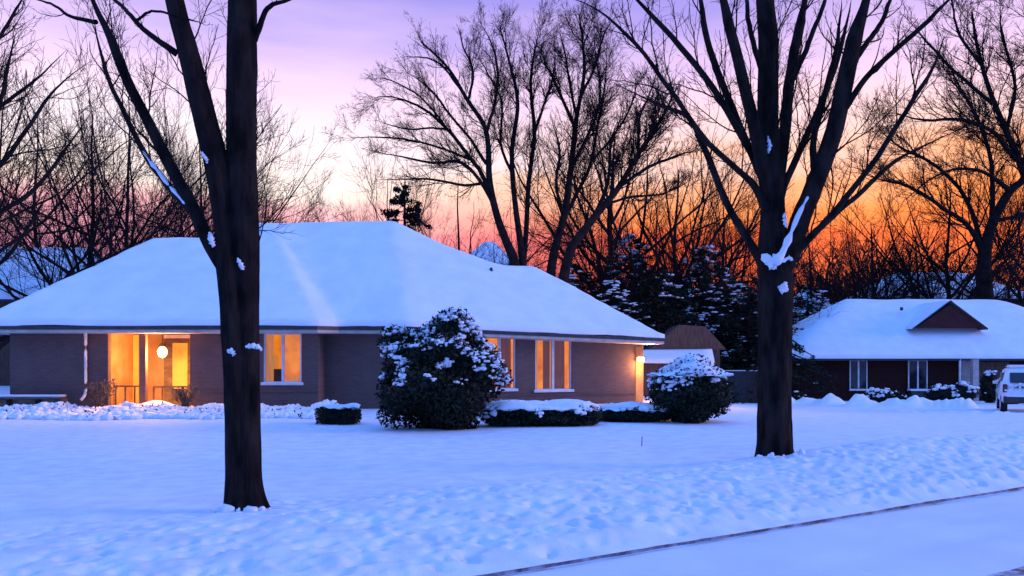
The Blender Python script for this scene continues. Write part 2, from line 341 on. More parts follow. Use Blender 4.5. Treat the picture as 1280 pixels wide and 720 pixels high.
# far wooded hill closing the horizon
hx = np.linspace(-320, 320, 260); hy = np.linspace(0, 1, 14); HX, HU = np.meshgrid(hx, hy, indexing='ij')
HYY = 140+HU*60+.0*HX; top = 12.5+2.0*wav(HX, HX*0, .035, 6, 3)+1.0*wav(HX, HX*0, .35, 8, 13)
top = top+5.5*sstep(18, 60, HX)*(1-sstep(78, 92, HX))
HZ = -3+top*np.sin(HU*PI/2)**.6*1.0
V = np.stack([HX, HYY, HZ+.5*wav(HX, HYY, .9, 8, 1)*HU], -1).reshape(-1, 3); n0, n1 = HX.shape; i, j = np.meshgrid(np.arange(n0-1), np.arange(n1-1), indexing='ij')
Q = np.stack([i*n1+j, (i+1)*n1+j, (i+1)*n1+j+1, i*n1+j+1], -1).reshape(-1, 4)
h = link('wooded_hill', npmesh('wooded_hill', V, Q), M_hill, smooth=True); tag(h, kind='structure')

# ------------------------------------------------------------------ generic builders for houses
def wall_seg(name, a, b, z0, z1, th, openings, m, parent):
    """wall from a to b (xy) with rectangular openings (u0,u1,z0,z1); thickness goes to the left of a->b"""
    a = Vector((a[0], a[1], 0)); b = Vector((b[0], b[1], 0)); d = (b-a); Ln = d.length; d /= Ln; n = Vector((-d.y, d.x, 0))
    us = sorted({0, Ln, *[o[0] for o in openings], *[o[1] for o in openings]}); zs = sorted({z0, z1, *[o[2] for o in openings], *[o[3] for o in openings]})
    us = [u for u in us if -1e-6 <= u <= Ln+1e-6]; zs = [q for q in zs if z0-1e-6 <= q <= z1+1e-6]
    def hole(i, j):
        if i < 0 or j < 0 or i >= len(us)-1 or j >= len(zs)-1: return True
        cu = (us[i]+us[i+1])/2; cz = (zs[j]+zs[j+1])/2
        return any(o[0] < cu < o[1] and o[2] < cz < o[3] for o in openings)
    bm = bmesh.new()
    def pt(u, q, k): return bm.verts.new(a+d*u+n*(th*k)+Vector((0, 0, q)))
    for i in range(len(us)-1):
        for j in range(len(zs)-1):
            if hole(i, j): continue
            u0, u1, q0, q1 = us[i], us[i+1], zs[j], zs[j+1]
            for k in (0, 1): bm.faces.new([pt(u0, q0, k), pt(u1, q0, k), pt(u1, q1, k), pt(u0, q1, k)])
            if hole(i-1, j): bm.faces.new([pt(u0, q0, 0), pt(u0, q1, 0), pt(u0, q1, 1), pt(u0, q0, 1)])
            if hole(i+1, j): bm.faces.new([pt(u1, q0, 0), pt(u1, q1, 0), pt(u1, q1, 1), pt(u1, q0, 1)])
            if hole(i, j-1): bm.faces.new([pt(u0, q0, 0), pt(u1, q0, 0), pt(u1, q0, 1), pt(u0, q0, 1)])
            if hole(i, j+1): bm.faces.new([pt(u0, q1, 0), pt(u1, q1, 0), pt(u1, q1, 1), pt(u0, q1, 1)])
    bmesh.ops.remove_doubles(bm, verts=bm.verts, dist=1e-4)
    return bmobj(name, bm, m, parent)
def local_box(bm, a, d, n, u0, u1, v0, v1, z0, z1):
    """box in wall coordinates: u along, v inwards"""
    vs = []
    for z_ in (z0, z1):
        for (u, v) in ((u0, v0), (u1, v0), (u1, v1), (u0, v1)): vs.append(bm.verts.new((a[0]+d[0]*u+n[0]*v, a[1]+d[1]*u+n[1]*v, z_)))
    for f in ((0, 1, 2, 3), (4, 5, 6, 7), (0, 1, 5, 4), (1, 2, 6, 5), (2, 3, 7, 6), (3, 0, 4, 7)): bm.faces.new([vs[i_] for i_ in f])
def window(a, b, u0, u1, z0, z1, parent, mull=1, fm=None, lit=True, seed=0, sill=True, deep=.9, curtain=True, inside=()):
    a = np.array(a[:2], float); b = np.array(b[:2], float); d = (b-a)/np.linalg.norm(b-a); n = np.array([-d[1], d[0]])
    fm = fm or M_frame; w = .055
    bm = bmesh.new(); B = lambda *q: local_box(bm, a, d, n, *q)
    B(u0, u1, .05, .12, z0, z0+w); B(u0, u1, .05, .12, z1-w, z1); B(u0, u0+w, .05, .12, z0+w, z1-w); B(u1-w, u1, .05, .12, z0+w, z1-w)
    for k in range(mull):
        c = u0+(u1-u0)*(k+1)/(mull+1); B(c-.045, c+.045, .05, .12, z0+w, z1-w)
    win = bmobj('window', bm, fm, parent)
    def sub(nm, f, m_):
        bm2 = bmesh.new(); f(bm2); o = bmobj(nm, bm2, m_, win); o.matrix_parent_inverse = win.matrix_parent_inverse.copy(); o.matrix_parent_inverse.identity(); return o
    sub('pane', lambda q: local_box(q, a, d, n, u0+w, u1-w, .08, .088, z0+w, z1-w), M_glass if lit else M_bglass)
    if sill:
        sub('sill', lambda q: local_box(q, a, d, n, u0-.06, u1+.06, -.07, .05, z0-.06, z0+.001), fm)
        sub('sill_snow', lambda q: local_box(q, a, d, n, u0-.05, u1+.05, -.06, .045, z0+.002, z0+.03), M_snow_roof)
    if lit:
        def room(q):
            e = .25
            vv = [(u0-e, .22, z0-.3), (u1+e, .22, z0-.3), (u1+e, deep, z0-.3), (u0-e, deep, z0-.3)]
            W3 = lambda u, v, z_: q.verts.new((a[0]+d[0]*u+n[0]*v, a[1]+d[1]*u+n[1]*v, z_))
            zt = z1+.02
            q.faces.new([W3(u0-e, deep, z0-.3), W3(u1+e, deep, z0-.3), W3(u1+e, deep, zt), W3(u0-e, deep, zt)])
            q.faces.new([W3(u0-e, .22, z0-.3), W3(u0-e, deep, z0-.3), W3(u0-e, deep, zt), W3(u0-e, .22, zt)])
            q.faces.new([W3(u1+e, .22, z0-.3), W3(u1+e, deep, z0-.3), W3(u1+e, deep, zt), W3(u1+e, .22, zt)])
        sub('room_backdrop', room, M_room)
        for (f0, f1, g0, g1, m2, nm2) in inside:
            sub(nm2, lambda q: local_box(q, a, d, n, u0+(u1-u0)*f0, u0+(u1-u0)*f1, .30+.1*f0, .34+.1*f0, z0+(z1-z0)*g0, z0+(z1-z0)*g1), m2)
    return win
def polymesh(name, polys, m, parent, cuts=0, smooth_it=0, thick=0.0, noise_amp=0.0):
    """polys: lists of 3-D points; shared points are merged"""
    bm = bmesh.new()
    for p in polys: bm.faces.new([bm.verts.new(q) for q in p])
    bmesh.ops.remove_doubles(bm, verts=bm.verts, dist=.01)
    bmesh.ops.recalc_face_normals(bm, faces=bm.faces)
    up = sum((f.normal.z*f.calc_area() for f in bm.faces))
    if up < 0: bmesh.ops.reverse_faces(bm, faces=bm.faces)
    bmesh.ops.triangulate(bm, faces=bm.faces)
    for _ in range(cuts): bmesh.ops.subdivide_edges(bm, edges=[e for e in bm.edges if e.calc_length() > .35], cuts=1, use_grid_fill=True); bmesh.ops.triangulate(bm, faces=[f for f in bm.faces if len(f.verts) > 3])
    inner = [v for v in bm.verts if not v.is_boundary]
    for _ in range(smooth_it): bmesh.ops.smooth_vert(bm, verts=inner, factor=.5, use_axis_x=True, use_axis_y=True, use_axis_z=True)
    if noise_amp:
        for v in bm.verts: v.co.z += noise_amp*mnoise.noise(v.co*.55)*1.0+noise_amp*.35*mnoise.noise(v.co*2.3)
    if thick:
        be = [e for e in bm.edges if e.is_boundary]
        r_ = bmesh.ops.extrude_edge_only(bm, edges=be); nv = [q for q in r_['geom'] if isinstance(q, bmesh.types.BMVert)]
        for v in nv: v.co.z -= thick
        fs = [f for f in bm.faces]; 
        be2 = [e for e in bm.edges if e.is_boundary]
        bmesh.ops.holes_fill(bm, edges=be2, sides=0) if False else None
    me = bpy.data.meshes.new(name); bm.to_mesh(me); bm.free()
    return link(name, me, m, parent, smooth=True)
def eave_strip(name, pts, drop0, drop1, inset0, inset1, m, parent, centre):
    """strip following an eave polyline: fascia / gutter"""
    bm = bmesh.new(); c = Vector((centre[0], centre[1], 0)); prev = None
    for p in pts:
        p = Vector(p); dirc = (Vector((c.x, c.y, 0))-Vector((p.x, p.y, 0))).normalized()
        r_ = [bm.verts.new(p+dirc*inset0+Vector((0, 0, -drop0))), bm.verts.new(p+dirc*inset0+Vector((0, 0, -drop1))), bm.verts.new(p+dirc*inset1+Vector((0, 0, -drop1))), bm.verts.new(p+dirc*inset1+Vector((0, 0, -drop0)))]
        if prev:
            for k in range(4): bm.faces.new([prev[k], r_[k], r_[(k+1) % 4], prev[(k+1) % 4]])
        prev = r_
    return bmobj(name, bm, m, parent)

# ------------------------------------------------------------------ main house
HB = (-5.5, 30, 0)
house = thing('ranch_house', HB, 'long low tan brick ranch house with lit windows and snow covered hip roof', 'house')
def on_plane(px, py, pl):
    a_, b_, c_ = pl      # z = a + bX + cY
    k = (px-640)/F; h = (HY-py)/F
    y = (a_-EYE)/(h-b_*k-c_); return Vector((k*y, y, EYE+h*y))
def plane3(p, q, r):
    A_ = np.array([[1, p[0], p[1]], [1, q[0], q[1]], [1, r[0], r[1]]]); return tuple(np.linalg.solve(A_, [p[2], q[2], r[2]]))
sl = .655; plA = (2.87-sl*25, 0, sl)
A1 = Vector((-17.0, 25, 2.87)); A2 = on_plane(397, 401.2, plA)
Ls = on_plane(195, 294.5, plA); Le = on_plane(276, 293, plA); Ms = on_plane(325, 275.5, plA); At = on_plane(338, 275.2, plA)
Me = P(490, 272, 31.7); P1 = P(510, 402.5, 25.7); P2 = P(831, 417.5, 29.5); C1 = P(424, 402, 25.75); Ct = P(372, 274.5, 31.75)
plD = plane3(P1, P2, Me)
D1 = on_plane(665, 330, plD); D2 = on_plane(622, 328, plD); D3 = on_plane(550, 300, plD)
B1 = Vector((1.9, 38.2, 2.62)); B2 = Vector((-5, 38.6, 2.87)); B3 = Vector((-17, 36.6, 2.87))
Bm = Vector((-10.5, 37.8, 2.87))
polys = [[A1, A2, At, Ms, Le, Ls], [A2, C1, Ct, At], [C1, P1, Me, Ct], [P1, P2, D1, D2, D3, Me],
         [P2, B1, D1], [B1, B2, D3, D2], [B1, D2, D1], [B2, Me, D3], [B2, Bm, Ms, At, Ct, Me], [Bm, B3, Ls, Le], [Bm, Le, Ms], [B3, A1, Ls]]
roof = polymesh('roof', [[q-Vector((0, 0, .20)) for q in p] for p in polys], M_shing, house, cuts=6, smooth_it=3)
rs_ = polymesh('roof_snow', polys, M_snow_roof, house, cuts=6, smooth_it=3, thick=.15, noise_amp=.05)
EV = [A1, A2, C1, P1, P2, B1, B2, Bm, B3, A1]
hc = (-6, 31.5)
eave_strip('gutter', EV, .155, .27, -.03, .10, M_dark, house, hc)
eave_strip('fascia', EV, .27, .36, .02, .06, M_trim, house, hc)
eave_strip('soffit', EV, .345, .375, .05, 1.0, M_trim, house, hc)
# front walls
WT = 2.62
wy = 25.62
WL0 = (-16.08, wy); WL1 = (-6.2, wy)
u = lambda x: x-WL0[0]
X = lambda px, y=wy: (px-640)/F*y
pz = lambda py, y=wy: EYE+(HY-py)/F*y
w1 = (u(X(329)), u(X(377)), pz(479), 2.52)
porch = (u(X(135)), u(X(237.5)), .06, 2.60)
wall_seg('wall', WL0, WL1, -.3, WT, .2, [w1, porch], M_brick, house)
window(WL0, WL1, *w1, house, mull=1, inside=((.0, .20, -.1, 1.05, M_curtain, 'curtain'), (.20, .30, -.1, .55, M_curtain, 'curtain'), (.12, .46, -.1, .28, M_wood, 'cabinet'), (.62, .95, -.1, .12, M_curtain, 'sofa')))
wall_seg('wall', (-6.2, wy+.203), (-6.2, 26.5), -.3, WT, .2, [], M_brick, house)
wall_seg('wall', (-6.195, 26.5), (-3.41, 26.25), -.3, WT, .2, [], M_brick, house)
D0 = (-3.40, 26.25); dd = Vector((.912, .41)); Dl = 8.75
De = (D0[0]+dd.x*Dl, D0[1]+dd.y*Dl)
def du(px):
    k = (px-640)/F; return (k*D0[1]-D0[0])/(dd.x-k*dd.y)
def dz(px, py): y = D0[1]+dd.y*du(px); return EYE+(HY-py)/F*y
w2 = (du(605), du(645), dz(630, 487), dz(630, 420)); w3 = (du(669), du(715), dz(690, 488), dz(690, 424))
wall_seg('wall', D0, De, -.3, WT-.05, .2, [w2, w3], M_brick, house)
window(D0, De, *w2, house, mull=1, inside=((.60, .97, -.1, 1.05, M_dim, 'dark_curtain'), (.0, .2, -.1, 1.05, M_curtain, 'curtain')))
window(D0, De, *w3, house, mull=1, inside=((.0, .16, -.1, 1.05, M_curtain, 'curtain'), (.33, .50, -.1, 1.05, M_dim, 'dark_curtain'), (.58, .92, -.1, 1.05, M_dim, 'dark_curtain'), (.50, .56, -.1, 1.05, M_curtain, 'curtain')))
wall_seg('wall', (De[0]-.085, De[1]+.19), (De[0]-3.2, De[1]+7.2), -.3, WT-.05, .2, [], M_brick, house)
wall_seg('wall', (-16.08, 36), (-16.08, wy+.203), -.3, WT, .2, [], M_brick, house)
wall_seg('wall', (1.2, 37.2), (-16.08, 36), -.3, WT, .2, [], M_brick, house)
# brick water-table ledge a little proud
bm = bmesh.new(); local_box(bm, WL0, (1, 0), (0, 1), porch[1]+.02, u(-6.2), -.03, -.003, .62, .68)
local_box(bm, D0, (dd.x, dd.y), (-dd.y, dd.x), 0, Dl, -.03, -.003, .40, .46); bmobj('brick_ledge', bm, M_brick, house)
# recessed glowing porch
px0 = X(135); px1 = X(237.5); py0 = wy+.2; pyb = wy+1.75
bm = bmesh.new()
def q4(*p): bm.faces.new([bm.verts.new(v) for v in p])
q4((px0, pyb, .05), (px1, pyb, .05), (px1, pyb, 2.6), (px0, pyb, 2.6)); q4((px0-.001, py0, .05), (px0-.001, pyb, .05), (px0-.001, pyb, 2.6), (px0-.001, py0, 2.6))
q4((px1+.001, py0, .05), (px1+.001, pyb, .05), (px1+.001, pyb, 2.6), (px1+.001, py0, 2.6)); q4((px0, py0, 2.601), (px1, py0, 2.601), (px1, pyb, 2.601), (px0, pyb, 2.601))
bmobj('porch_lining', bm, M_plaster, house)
bb('porch_slab', ((px0+px1)/2, wy+.7, .0), (px1-px0-.01, 2.1, .12), M_snow_roof, house)
bb('porch_post', (X(178), wy+.08, 1.33), (.20, .16, 2.54), M_brick, house)
# tall lit sidelight, mullion, door with yellow pane on the porch's back wall
yb = pyb-.03
bb('sidelight', (X(167.5, yb), yb, 1.35), (.30, .03, 2.3), M_room, house)
bb('mullion', (X(157, yb), yb, 1.35), (.22, .05, 2.4), M_wood, house)
dr = bb('door', (X(223, yb), yb-.02, 1.2), (.95, .06, 2.3), M_wood, house)
bb('door_pane', (X(226, yb), yb-.06, 1.45), (.50, .03, 1.55), M_room, dr)
bb('transom', (X(223, yb), yb-.02, 2.45), (.95, .06, .12), M_white, house)
bm = bmesh.new(); box(bm, (X(212), wy+.35, .78), (1.35, .05, .06)); box(bm, (X(155), wy+.35, .80), (1.0, .05, .05))
for xx in (186, 197, 210, 222, 234, 138, 150, 162, 172): box(bm, (X(xx), wy+.35, .42), (.04, .04, .72))
bmobj('railing', bm, M_wood, house)
_r3 = np.random.default_rng(8); hx_ = np.linspace(px0-.15, px1+.1, 44); hy_ = np.linspace(24.3, 25.9, 26); HX_, HY_ = np.meshgrid(hx_, hy_, indexing='ij')
HZ_ = .08+.16*np.exp(-((HY_-25.05)/.42)**2)*(1+.35*wav(HX_, HY_, 4, 8, 3))+.03*wav(HX_, HY_, 9, 8, 13)+.16*np.exp(-((HX_-X(205))/.45)**2-((HY_-25.2)/.3)**2)
HZ_ -= .3*sstep(.35, 0, HX_-px0+.15)*1+.0; HZ_ = np.maximum(HZ_, -.05)
i, j = np.meshgrid(np.arange(43), np.arange(25), indexing='ij'); link('porch_snow', npmesh('porch_snow', np.stack([HX_, HY_, HZ_], -1).reshape(-1, 3), np.stack([i*26+j, (i+1)*26+j, (i+1)*26+j+1, i*26+j+1], -1).reshape(-1, 4)), M_snow_roof, house, smooth=True)
# pendant lantern
PL = (X(203, wy+.5), wy+.5, pz(440, wy+.5))
bm = bmesh.new(); bmesh.ops.create_uvsphere(bm, u_segments=20, v_segments=12, radius=.15)
for v in bm.verts: v.co = Vector((v.co.x*1.0, v.co.y*1.0, v.co.z*1.25))+Vector(PL)
pl = thing('pendant_lantern', (PL[0], PL[1], PL[2]-.2), 'glowing round lantern hanging in the recessed porch', 'lantern')
bmobj('globe', bm, M_lamp, pl, smooth=True)
bm = bmesh.new(); bmesh.ops.create_cone(bm, cap_ends=True, segments=18, radius1=.15, radius2=.05, depth=.12)
for v in bm.verts: v.co += Vector((PL[0], PL[1], PL[2]+.24))
box(bm, (PL[0], PL[1], PL[2]+.44), (.025, .025, .32)); box(bm, (PL[0], PL[1], 2.585), (.14, .14, .03)); bmobj('lamp_cap', bm, M_dark, pl)
def point(name, loc, e, col, rad=.12, parent=None):
    ld = bpy.data.lights.new(name, 'POINT'); ld.energy = e; ld.color = col; ld.shadow_soft_size = rad
    o = bpy.data.objects.new(name, ld); C.objects.link(o)
    if parent: o.parent = parent; o.location = Vector(loc)-parent.location
    else: o.location = loc
    return o
point('lamp_light', (PL[0], PL[1]-.22, PL[2]-.1), 480, (1, .42, .12), .12, pl)
# wall lantern at the right corner, beside a pale jamb
lx = (De[0]+.22, De[1]-.05)
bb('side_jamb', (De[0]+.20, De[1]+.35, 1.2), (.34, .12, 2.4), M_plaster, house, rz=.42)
wl = thing('wall_lantern', (lx[0], lx[1], 1.55), 'lit box lantern at the right corner of the ranch house', 'lantern')
bm = bmesh.new(); box(bm, (lx[0], lx[1]+.05, 1.78), (.30, .22, .03)); box(bm, (lx[0], lx[1]+.05, 1.58), (.28, .2, .025)); box(bm, (lx[0], lx[1]+.18, 1.68), (.06, .1, .2)); bmobj('lantern_cage', bm, M_dark, wl)
bm = bmesh.new(); box(bm, (lx[0], lx[1]+.05, 1.68), (.25, .17, .16), bev=.02); bmobj('lantern_glass', bm, M_lamp, wl)
point('lamp_light', (lx[0]+.10, lx[1]-.14, 1.45), 120, (1, .45, .15), .08, wl)
point('lamp_light', (lx[0]+.5, lx[1]+1.2, 1.9), 420, (1, .45, .35), .2, wl)
# downspout
def pipe(name, pts, r, m, parent, n=14, sides=8):
    c = catmull(pts, n)[None]; Vp, Qp = tube_np(c, np.full((1, n), r), sides); return link(name, npmesh(name, Vp, Qp), m, parent, smooth=True)
pipe('downspout', [P(88, 405, 25.1), P(93, 407, 25.2), P(104, 413, 25.5), P(107, 420, 25.52), P(107, 460, 25.52), P(107, 490, 25.52), P(101, 500, 25.4)], .05, M_white, house, 30)
pipe('vent_pipe', [on_plane(614, 339, plD)+Vector((0, 0, -.1)), on_plane(614, 337, plD)+Vector((0, 0, .05))], .06, M_dark, house, 3)

# ------------------------------------------------------------------ shrubs
def leaf_quads(pts, nrm, size, rng):
    n = len(pts); a_ = rng.normal(size=(n, 3)); a_ /= np.linalg.norm(a_, axis=1)[:, None]
    b_ = np.cross(a_, nrm+rng.normal(size=(n, 3))*.6); b_ /= np.linalg.norm(b_, axis=1)[:, None]+1e-9
    s_ = size*rng.uniform(.6, 1.3, n)[:, None]
    V_ = np.stack([pts-a_*s_, pts+b_*s_*.45, pts+a_*s_, pts-b_*s_*.45], 1).reshape(-1, 3)
    return V_, np.arange(4*n).reshape(-1, 4)
_ico = None
def lumps(pts, size, rng, flat=.6):
    """many deformed icospheres as one mesh (triangles as degenerate-free tris)"""
    global _ico
    if _ico is None:
        b_ = bmesh.new(); bmesh.ops.create_icosphere(b_, subdivisions=2, radius=1); b_.verts.ensure_lookup_table()
        _ico = (np.array([v.co[:] for v in b_.verts]), np.array([[v.index for v in f.verts] for f in b_.faces])); b_.free()
    iv, it = _ico; n = len(pts); s_ = size*rng.uniform(.45, 1.35, (n, 1, 1))
    sh = rng.uniform(.75, 1.3, (n, 1, 3)); sh[:, :, 2] *= flat
    w_ = 1+.22*np.sin(iv[None, :, 0]*4+rng.uniform(0, 6, (n, 1)))+.18*np.sin(iv[None, :, 1]*5+rng.uniform(0, 6, (n, 1)))
    V_ = (pts[:, None, :]+iv[None]*w_[..., None]*s_*sh).reshape(-1, 3)
    T_ = (it[None]+(np.arange(n)*len(iv))[:, None, None]).reshape(-1, 3); return V_, T_
def shrub(name, c, rx, ry, rz_, label, cat='shrub', n=6000, leaf=.05, nsnow=220, snow=.09, thr=.15, boxy=2.0, seed=1, group=None, cap=False, patch=.0, bumpy=.16, lo=-.35, stems=True):
    rng = np.random.default_rng(seed); base = gz(c[0], c[1]); t_ = thing(name, (c[0], c[1], base), label, cat, group)
    cz = base+rz_*.92
    def surf(m_, r0=.8, r1=1.05):
        d_ = rng.normal(size=(m_, 3)); d_ /= np.linalg.norm(d_, axis=1)[:, None]
        k_ = (np.abs(d_)**boxy).sum(1)**(-1/boxy)
        f_ = 1+bumpy*(np.sin(d_[:, 0]*5+seed)*np.cos(d_[:, 2]*4+seed*2)+.6*np.sin(d_[:, 1]*7+d_[:, 2]*9+seed))
        r_ = (k_*f_*rng.uniform(r0, r1, m_))[:, None]
        p_ = d_*r_*np.array([rx, ry, rz_]); p_[:, 2] = np.maximum(p_[:, 2]+cz, base+.02*0+.03); p_[:, 0] += c[0]; p_[:, 1] += c[1]; return p_, d_
    p_, d_ = surf(n, .62, 1.06); V_, Q_ = leaf_quads(p_, d_, leaf, rng)
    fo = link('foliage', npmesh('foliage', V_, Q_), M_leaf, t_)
    # dark inner mass
    b_ = bmesh.new(); bmesh.ops.create_icosphere(b_, subdivisions=4, radius=1)
    for v in b_.verts:
        d1 = v.co.normalized(); k_ = (abs(d1.x)**boxy+abs(d1.y)**boxy+abs(d1.z)**boxy)**(-1/boxy)
        f_ = 1+bumpy*(math.sin(d1.x*5+seed)*math.cos(d1.z*4+seed*2)+.6*math.sin(d1.y*7+d1.z*9+seed)); r_ = k_*f_*.80*(1+.10*mnoise.noise(d1*5))
        v.co = Vector((c[0]+d1.x*rx*r_, c[1]+d1.y*ry*r_, max(cz+d1.z*rz_*r_, base-.05)))
    bmobj('inner_twigs', b_, M_leaf, t_)
    if nsnow:
        p_, d_ = surf(nsnow*8, .93, 1.03)
        nn = np.array([mnoise.noise(Vector((q[0]*2.2+seed, q[1]*2.2, q[2]*2.6)))for q in p_])
        ok = (d_[:, 2] > lo) & (nn+d_[:, 2]*.55 > thr)
        p_ = p_[ok][:nsnow]; V_, T_ = lumps(p_, snow, rng)
        link('snow_clumps', npmesh('snow_clumps', V_, T_), M_snow_roof, t_, smooth=True)['kind'] = 'stuff'
    if cap:
        b_ = bmesh.new(); bmesh.ops.create_icosphere(b_, subdivisions=5, radius=1)
        for v in b_.verts:
            d1 = v.co.normalized(); k_ = (abs(d1.x)**boxy+abs(d1.y)**boxy+abs(d1.z)**2)**(-1/boxy) if abs(d1.z) < .999 else 1
            k_ = (abs(d1.x)**boxy+abs(d1.y)**boxy+abs(d1.z)**boxy)**(-1/boxy)
            f_ = 1+bumpy*(math.sin(d1.x*5+seed)*math.cos(d1.z*4+seed*2)+.6*math.sin(d1.y*7+d1.z*9+seed))
            r_ = k_*f_*1.0
            z_ = d1.z*rz_*r_; zc = rz_*cap
            x_, y_ = d1.x*rx*r_, d1.y*ry*r_
            w_ = 1.0+.09*mnoise.noise(Vector((x_*4+seed, y_*4, 0)))
            zz = max(z_, zc+.07*mnoise.noise(Vector((x_*5, y_*5, seed)))-.10*max(0, mnoise.noise(Vector((x_*3.1+7, y_*3.1, seed)))))
            v.co = Vector((c[0]+x_*1.01*w_, c[1]+y_*1.01*w_, cz+zz+.05+.05*mnoise.noise(Vector((x_*3, y_*3, 2)))))
        bmobj('snow_cap', b_, M_snow_roof, t_, smooth=True)
    if stems:
        q_ = np.array([[c[0], c[1], base-.05]]); st_ = []
        ups = np.zeros((9, 6, 3)); 
        for k in range(9):
            a_ = rng.uniform(0, 6.28); e = np.array([math.cos(a_)*rx*.7, math.sin(a_)*ry*.7, rz_*1.6])
            for j_ in range(6): f_ = j_/5; ups[k, j_] = q_[0]+np.array([e[0]*f_**1.4, e[1]*f_**1.4, e[2]*f_])
        Vs, Qs = tube_np(ups, np.tile(np.linspace(.045, .012, 6), (9, 1)), 5)
        tw, tr = spawn(ups, np.tile(np.linspace(.045, .012, 6), (9, 1)), 140, (.25, .5), (20, 50), 4, rng, up=.25, tmin=.6, rmin=.004)
        V2, Q2 = tube_np(tw, tr, 3)
        V3, Q3 = join_np([(Vs, Qs), (V2, Q2)]); link('stems', npmesh('stems', V3, Q3), M_twig, t_)
    return t_
def AT(px, py, d): 
    p = P(px, py, d); return p
# big round snow-laden shrub in front of the house
shrub('large_shrub', (X(545, 19.2), 19.2), 1.36, 1.25, 1.36, 'tall rounded evergreen shrub heavily dusted with snow, in front of the middle of the house', n=26000, leaf=.07, nsnow=1500, snow=.055, thr=.13, seed=3, bumpy=.19, lo=-.12)
shrub('rounded_shrub', (X(863, 20.8), 20.8), 1.03, .95, .86, 'dark shrub beside the right house corner under a thick slab of snow', n=15000, leaf=.06, nsnow=260, snow=.075, thr=.2, seed=8, cap=.45, bumpy=.12, lo=.0)
shrub('clipped_shrub', (X(423, 20.6), 20.6), .52, .45, .235, 'small box clipped shrub with a flat snow cap left of the tall shrub', n=5000, leaf=.04, nsnow=0, boxy=5, seed=5, cap=.75, bumpy=.02, stems=False)
shrub('low_hedge', (X(676, 19.7), 19.7), 1.38, .62, .285, 'wide low hedge under the windows with a snow top, nearest the tall shrub', 'hedge', n=14000, leaf=.045, nsnow=120, snow=.08, boxy=3.5, seed=11, cap=.35, bumpy=.07, thr=.3, stems=False)
shrub('low_hedge', (X(791, 21.0), 21.0), .98, .55, .225, 'low snow topped hedge at the right end of the house front', 'hedge', n=9000, leaf=.045, nsnow=90, snow=.08, boxy=3.2, seed=14, cap=.3, bumpy=.08, thr=.3, stems=False)
# ground cover along the foot of the front wall
rng = np.random.default_rng(31)
n = 2200; xs = rng.uniform(-17.5, -5.4, n); ys = 22.3+rng.uniform(0, 2.7, n)+.25*np.sin(xs*1.7); zs = ground(xs, ys)+.02+.16*np.exp(-((ys-24.3)/1.1)**2)*(1+.5*np.sin(xs*2.1)+.3*np.sin(xs*5.3))
kp = ~((xs > X(133)) & (xs < X(236)) & (ys > 24.25)); xs, ys, zs = xs[kp], ys[kp], zs[kp]; n = len(xs)
gs = thing('ground_cover', (-11.5, 24.5, 0), 'strip of knee high ground cover plants under snow along the house foot', 'ground cover'); gs['kind'] = 'stuff'
V_, T_ = lumps(np.stack([xs, ys, zs], -1), .12, rng, .7); link('snow_clumps', npmesh('snow_clumps', V_, T_), M_snow_roof, gs, smooth=True)
m_ = 5200; k = rng.integers(0, n, m_); pp = np.stack([xs[k], ys[k], zs[k]], -1)+rng.normal(size=(m_, 3))*np.array([.10, .10, .07])
cl = np.array([mnoise.noise(Vector((q[0]*1.3, q[1]*1.3, 0))) for q in pp]) > -.02
pp = pp[cl]; V_, Q_ = leaf_quads(pp, np.tile([0, 0, 1.], (len(pp), 1)), .05, rng); link('leaves', npmesh('leaves', V_, Q_), M_leaf, gs)
# patio plants: arched brown stems around the porch
for (pxx, yy, s_, lab) in ((124, 24.9, 1, 'brown dried shrub left of the porch opening'), (232, 24.8, .8, 'brown dried shrub at the right side of the porch opening')):
    b0 = Vector((X(pxx, yy), yy, 0)); t_ = thing('dormant_shrub', b0, lab, 'shrub', None)
    st_ = np.zeros((46, 6, 3)); 
    for k in range(46):
        a_ = rng.uniform(0, 6.28); l_ = rng.uniform(.35, .75)*s_
        for j_ in range(6): f_ = j_/5; st_[k, j_] = (b0.x+math.cos(a_)*l_*.8*f_, b0.y+math.sin(a_)*l_*.6*f_, b0.z+l_*1.35*math.sin(f_*2.1))
    Vs, Qs = tube_np(st_, np.tile(np.linspace(.018, .008, 6), (46, 1)), 4); link('stems', npmesh('stems', Vs, Qs), M_wood, t_)
    pp = st_.reshape(-1, 3)+rng.normal(size=(276, 3))*.05; V_, Q_ = leaf_quads(pp, np.tile([0, 0, 1.], (276, 1)), .06, rng); link('leaves', npmesh('leaves', V_, Q_), M_wood, t_)
# long bench under the left wall
bt = thing('garden_bench', (-15.6, 24.9, 0), 'long low wooden bench topped with snow against the left house wall', 'bench')
bb('seat', (-15.5, 24.9, .47), (3.1, .42, .06), M_wood, bt); 
bm = bmesh.new(); box(bm, (-15.5, 24.9, .535), (3.08, .41, .065), bev=.025); bmobj('snow_cover', bm, M_snow_roof, bt, smooth=False)
for xx in (-16.9, -15.9, -15.0, -14.2): bb('leg', (xx, 24.9, .2), (.5 if xx > -16 else .3, .36, .46), M_wood, bt)
# thin stake on the lawn
sx, sy = X(802, 14.6), 14.6; sb_ = gz(sx, sy)
stk = thing('marker_stake', (sx, sy, sb_), 'thin upright wire marker stake poking out of the lawn snow', 'stake')
pipe('rod', [(sx, sy, sb_-.1), (sx+.01, sy, sb_+.2), (sx, sy, P(802, 563, 14.6).z)], .008, M_dark, stk, 6, 6)
bb('cap', (sx, sy, P(802, 563, 14.6).z), (.02, .02, .03), M_dark, stk)

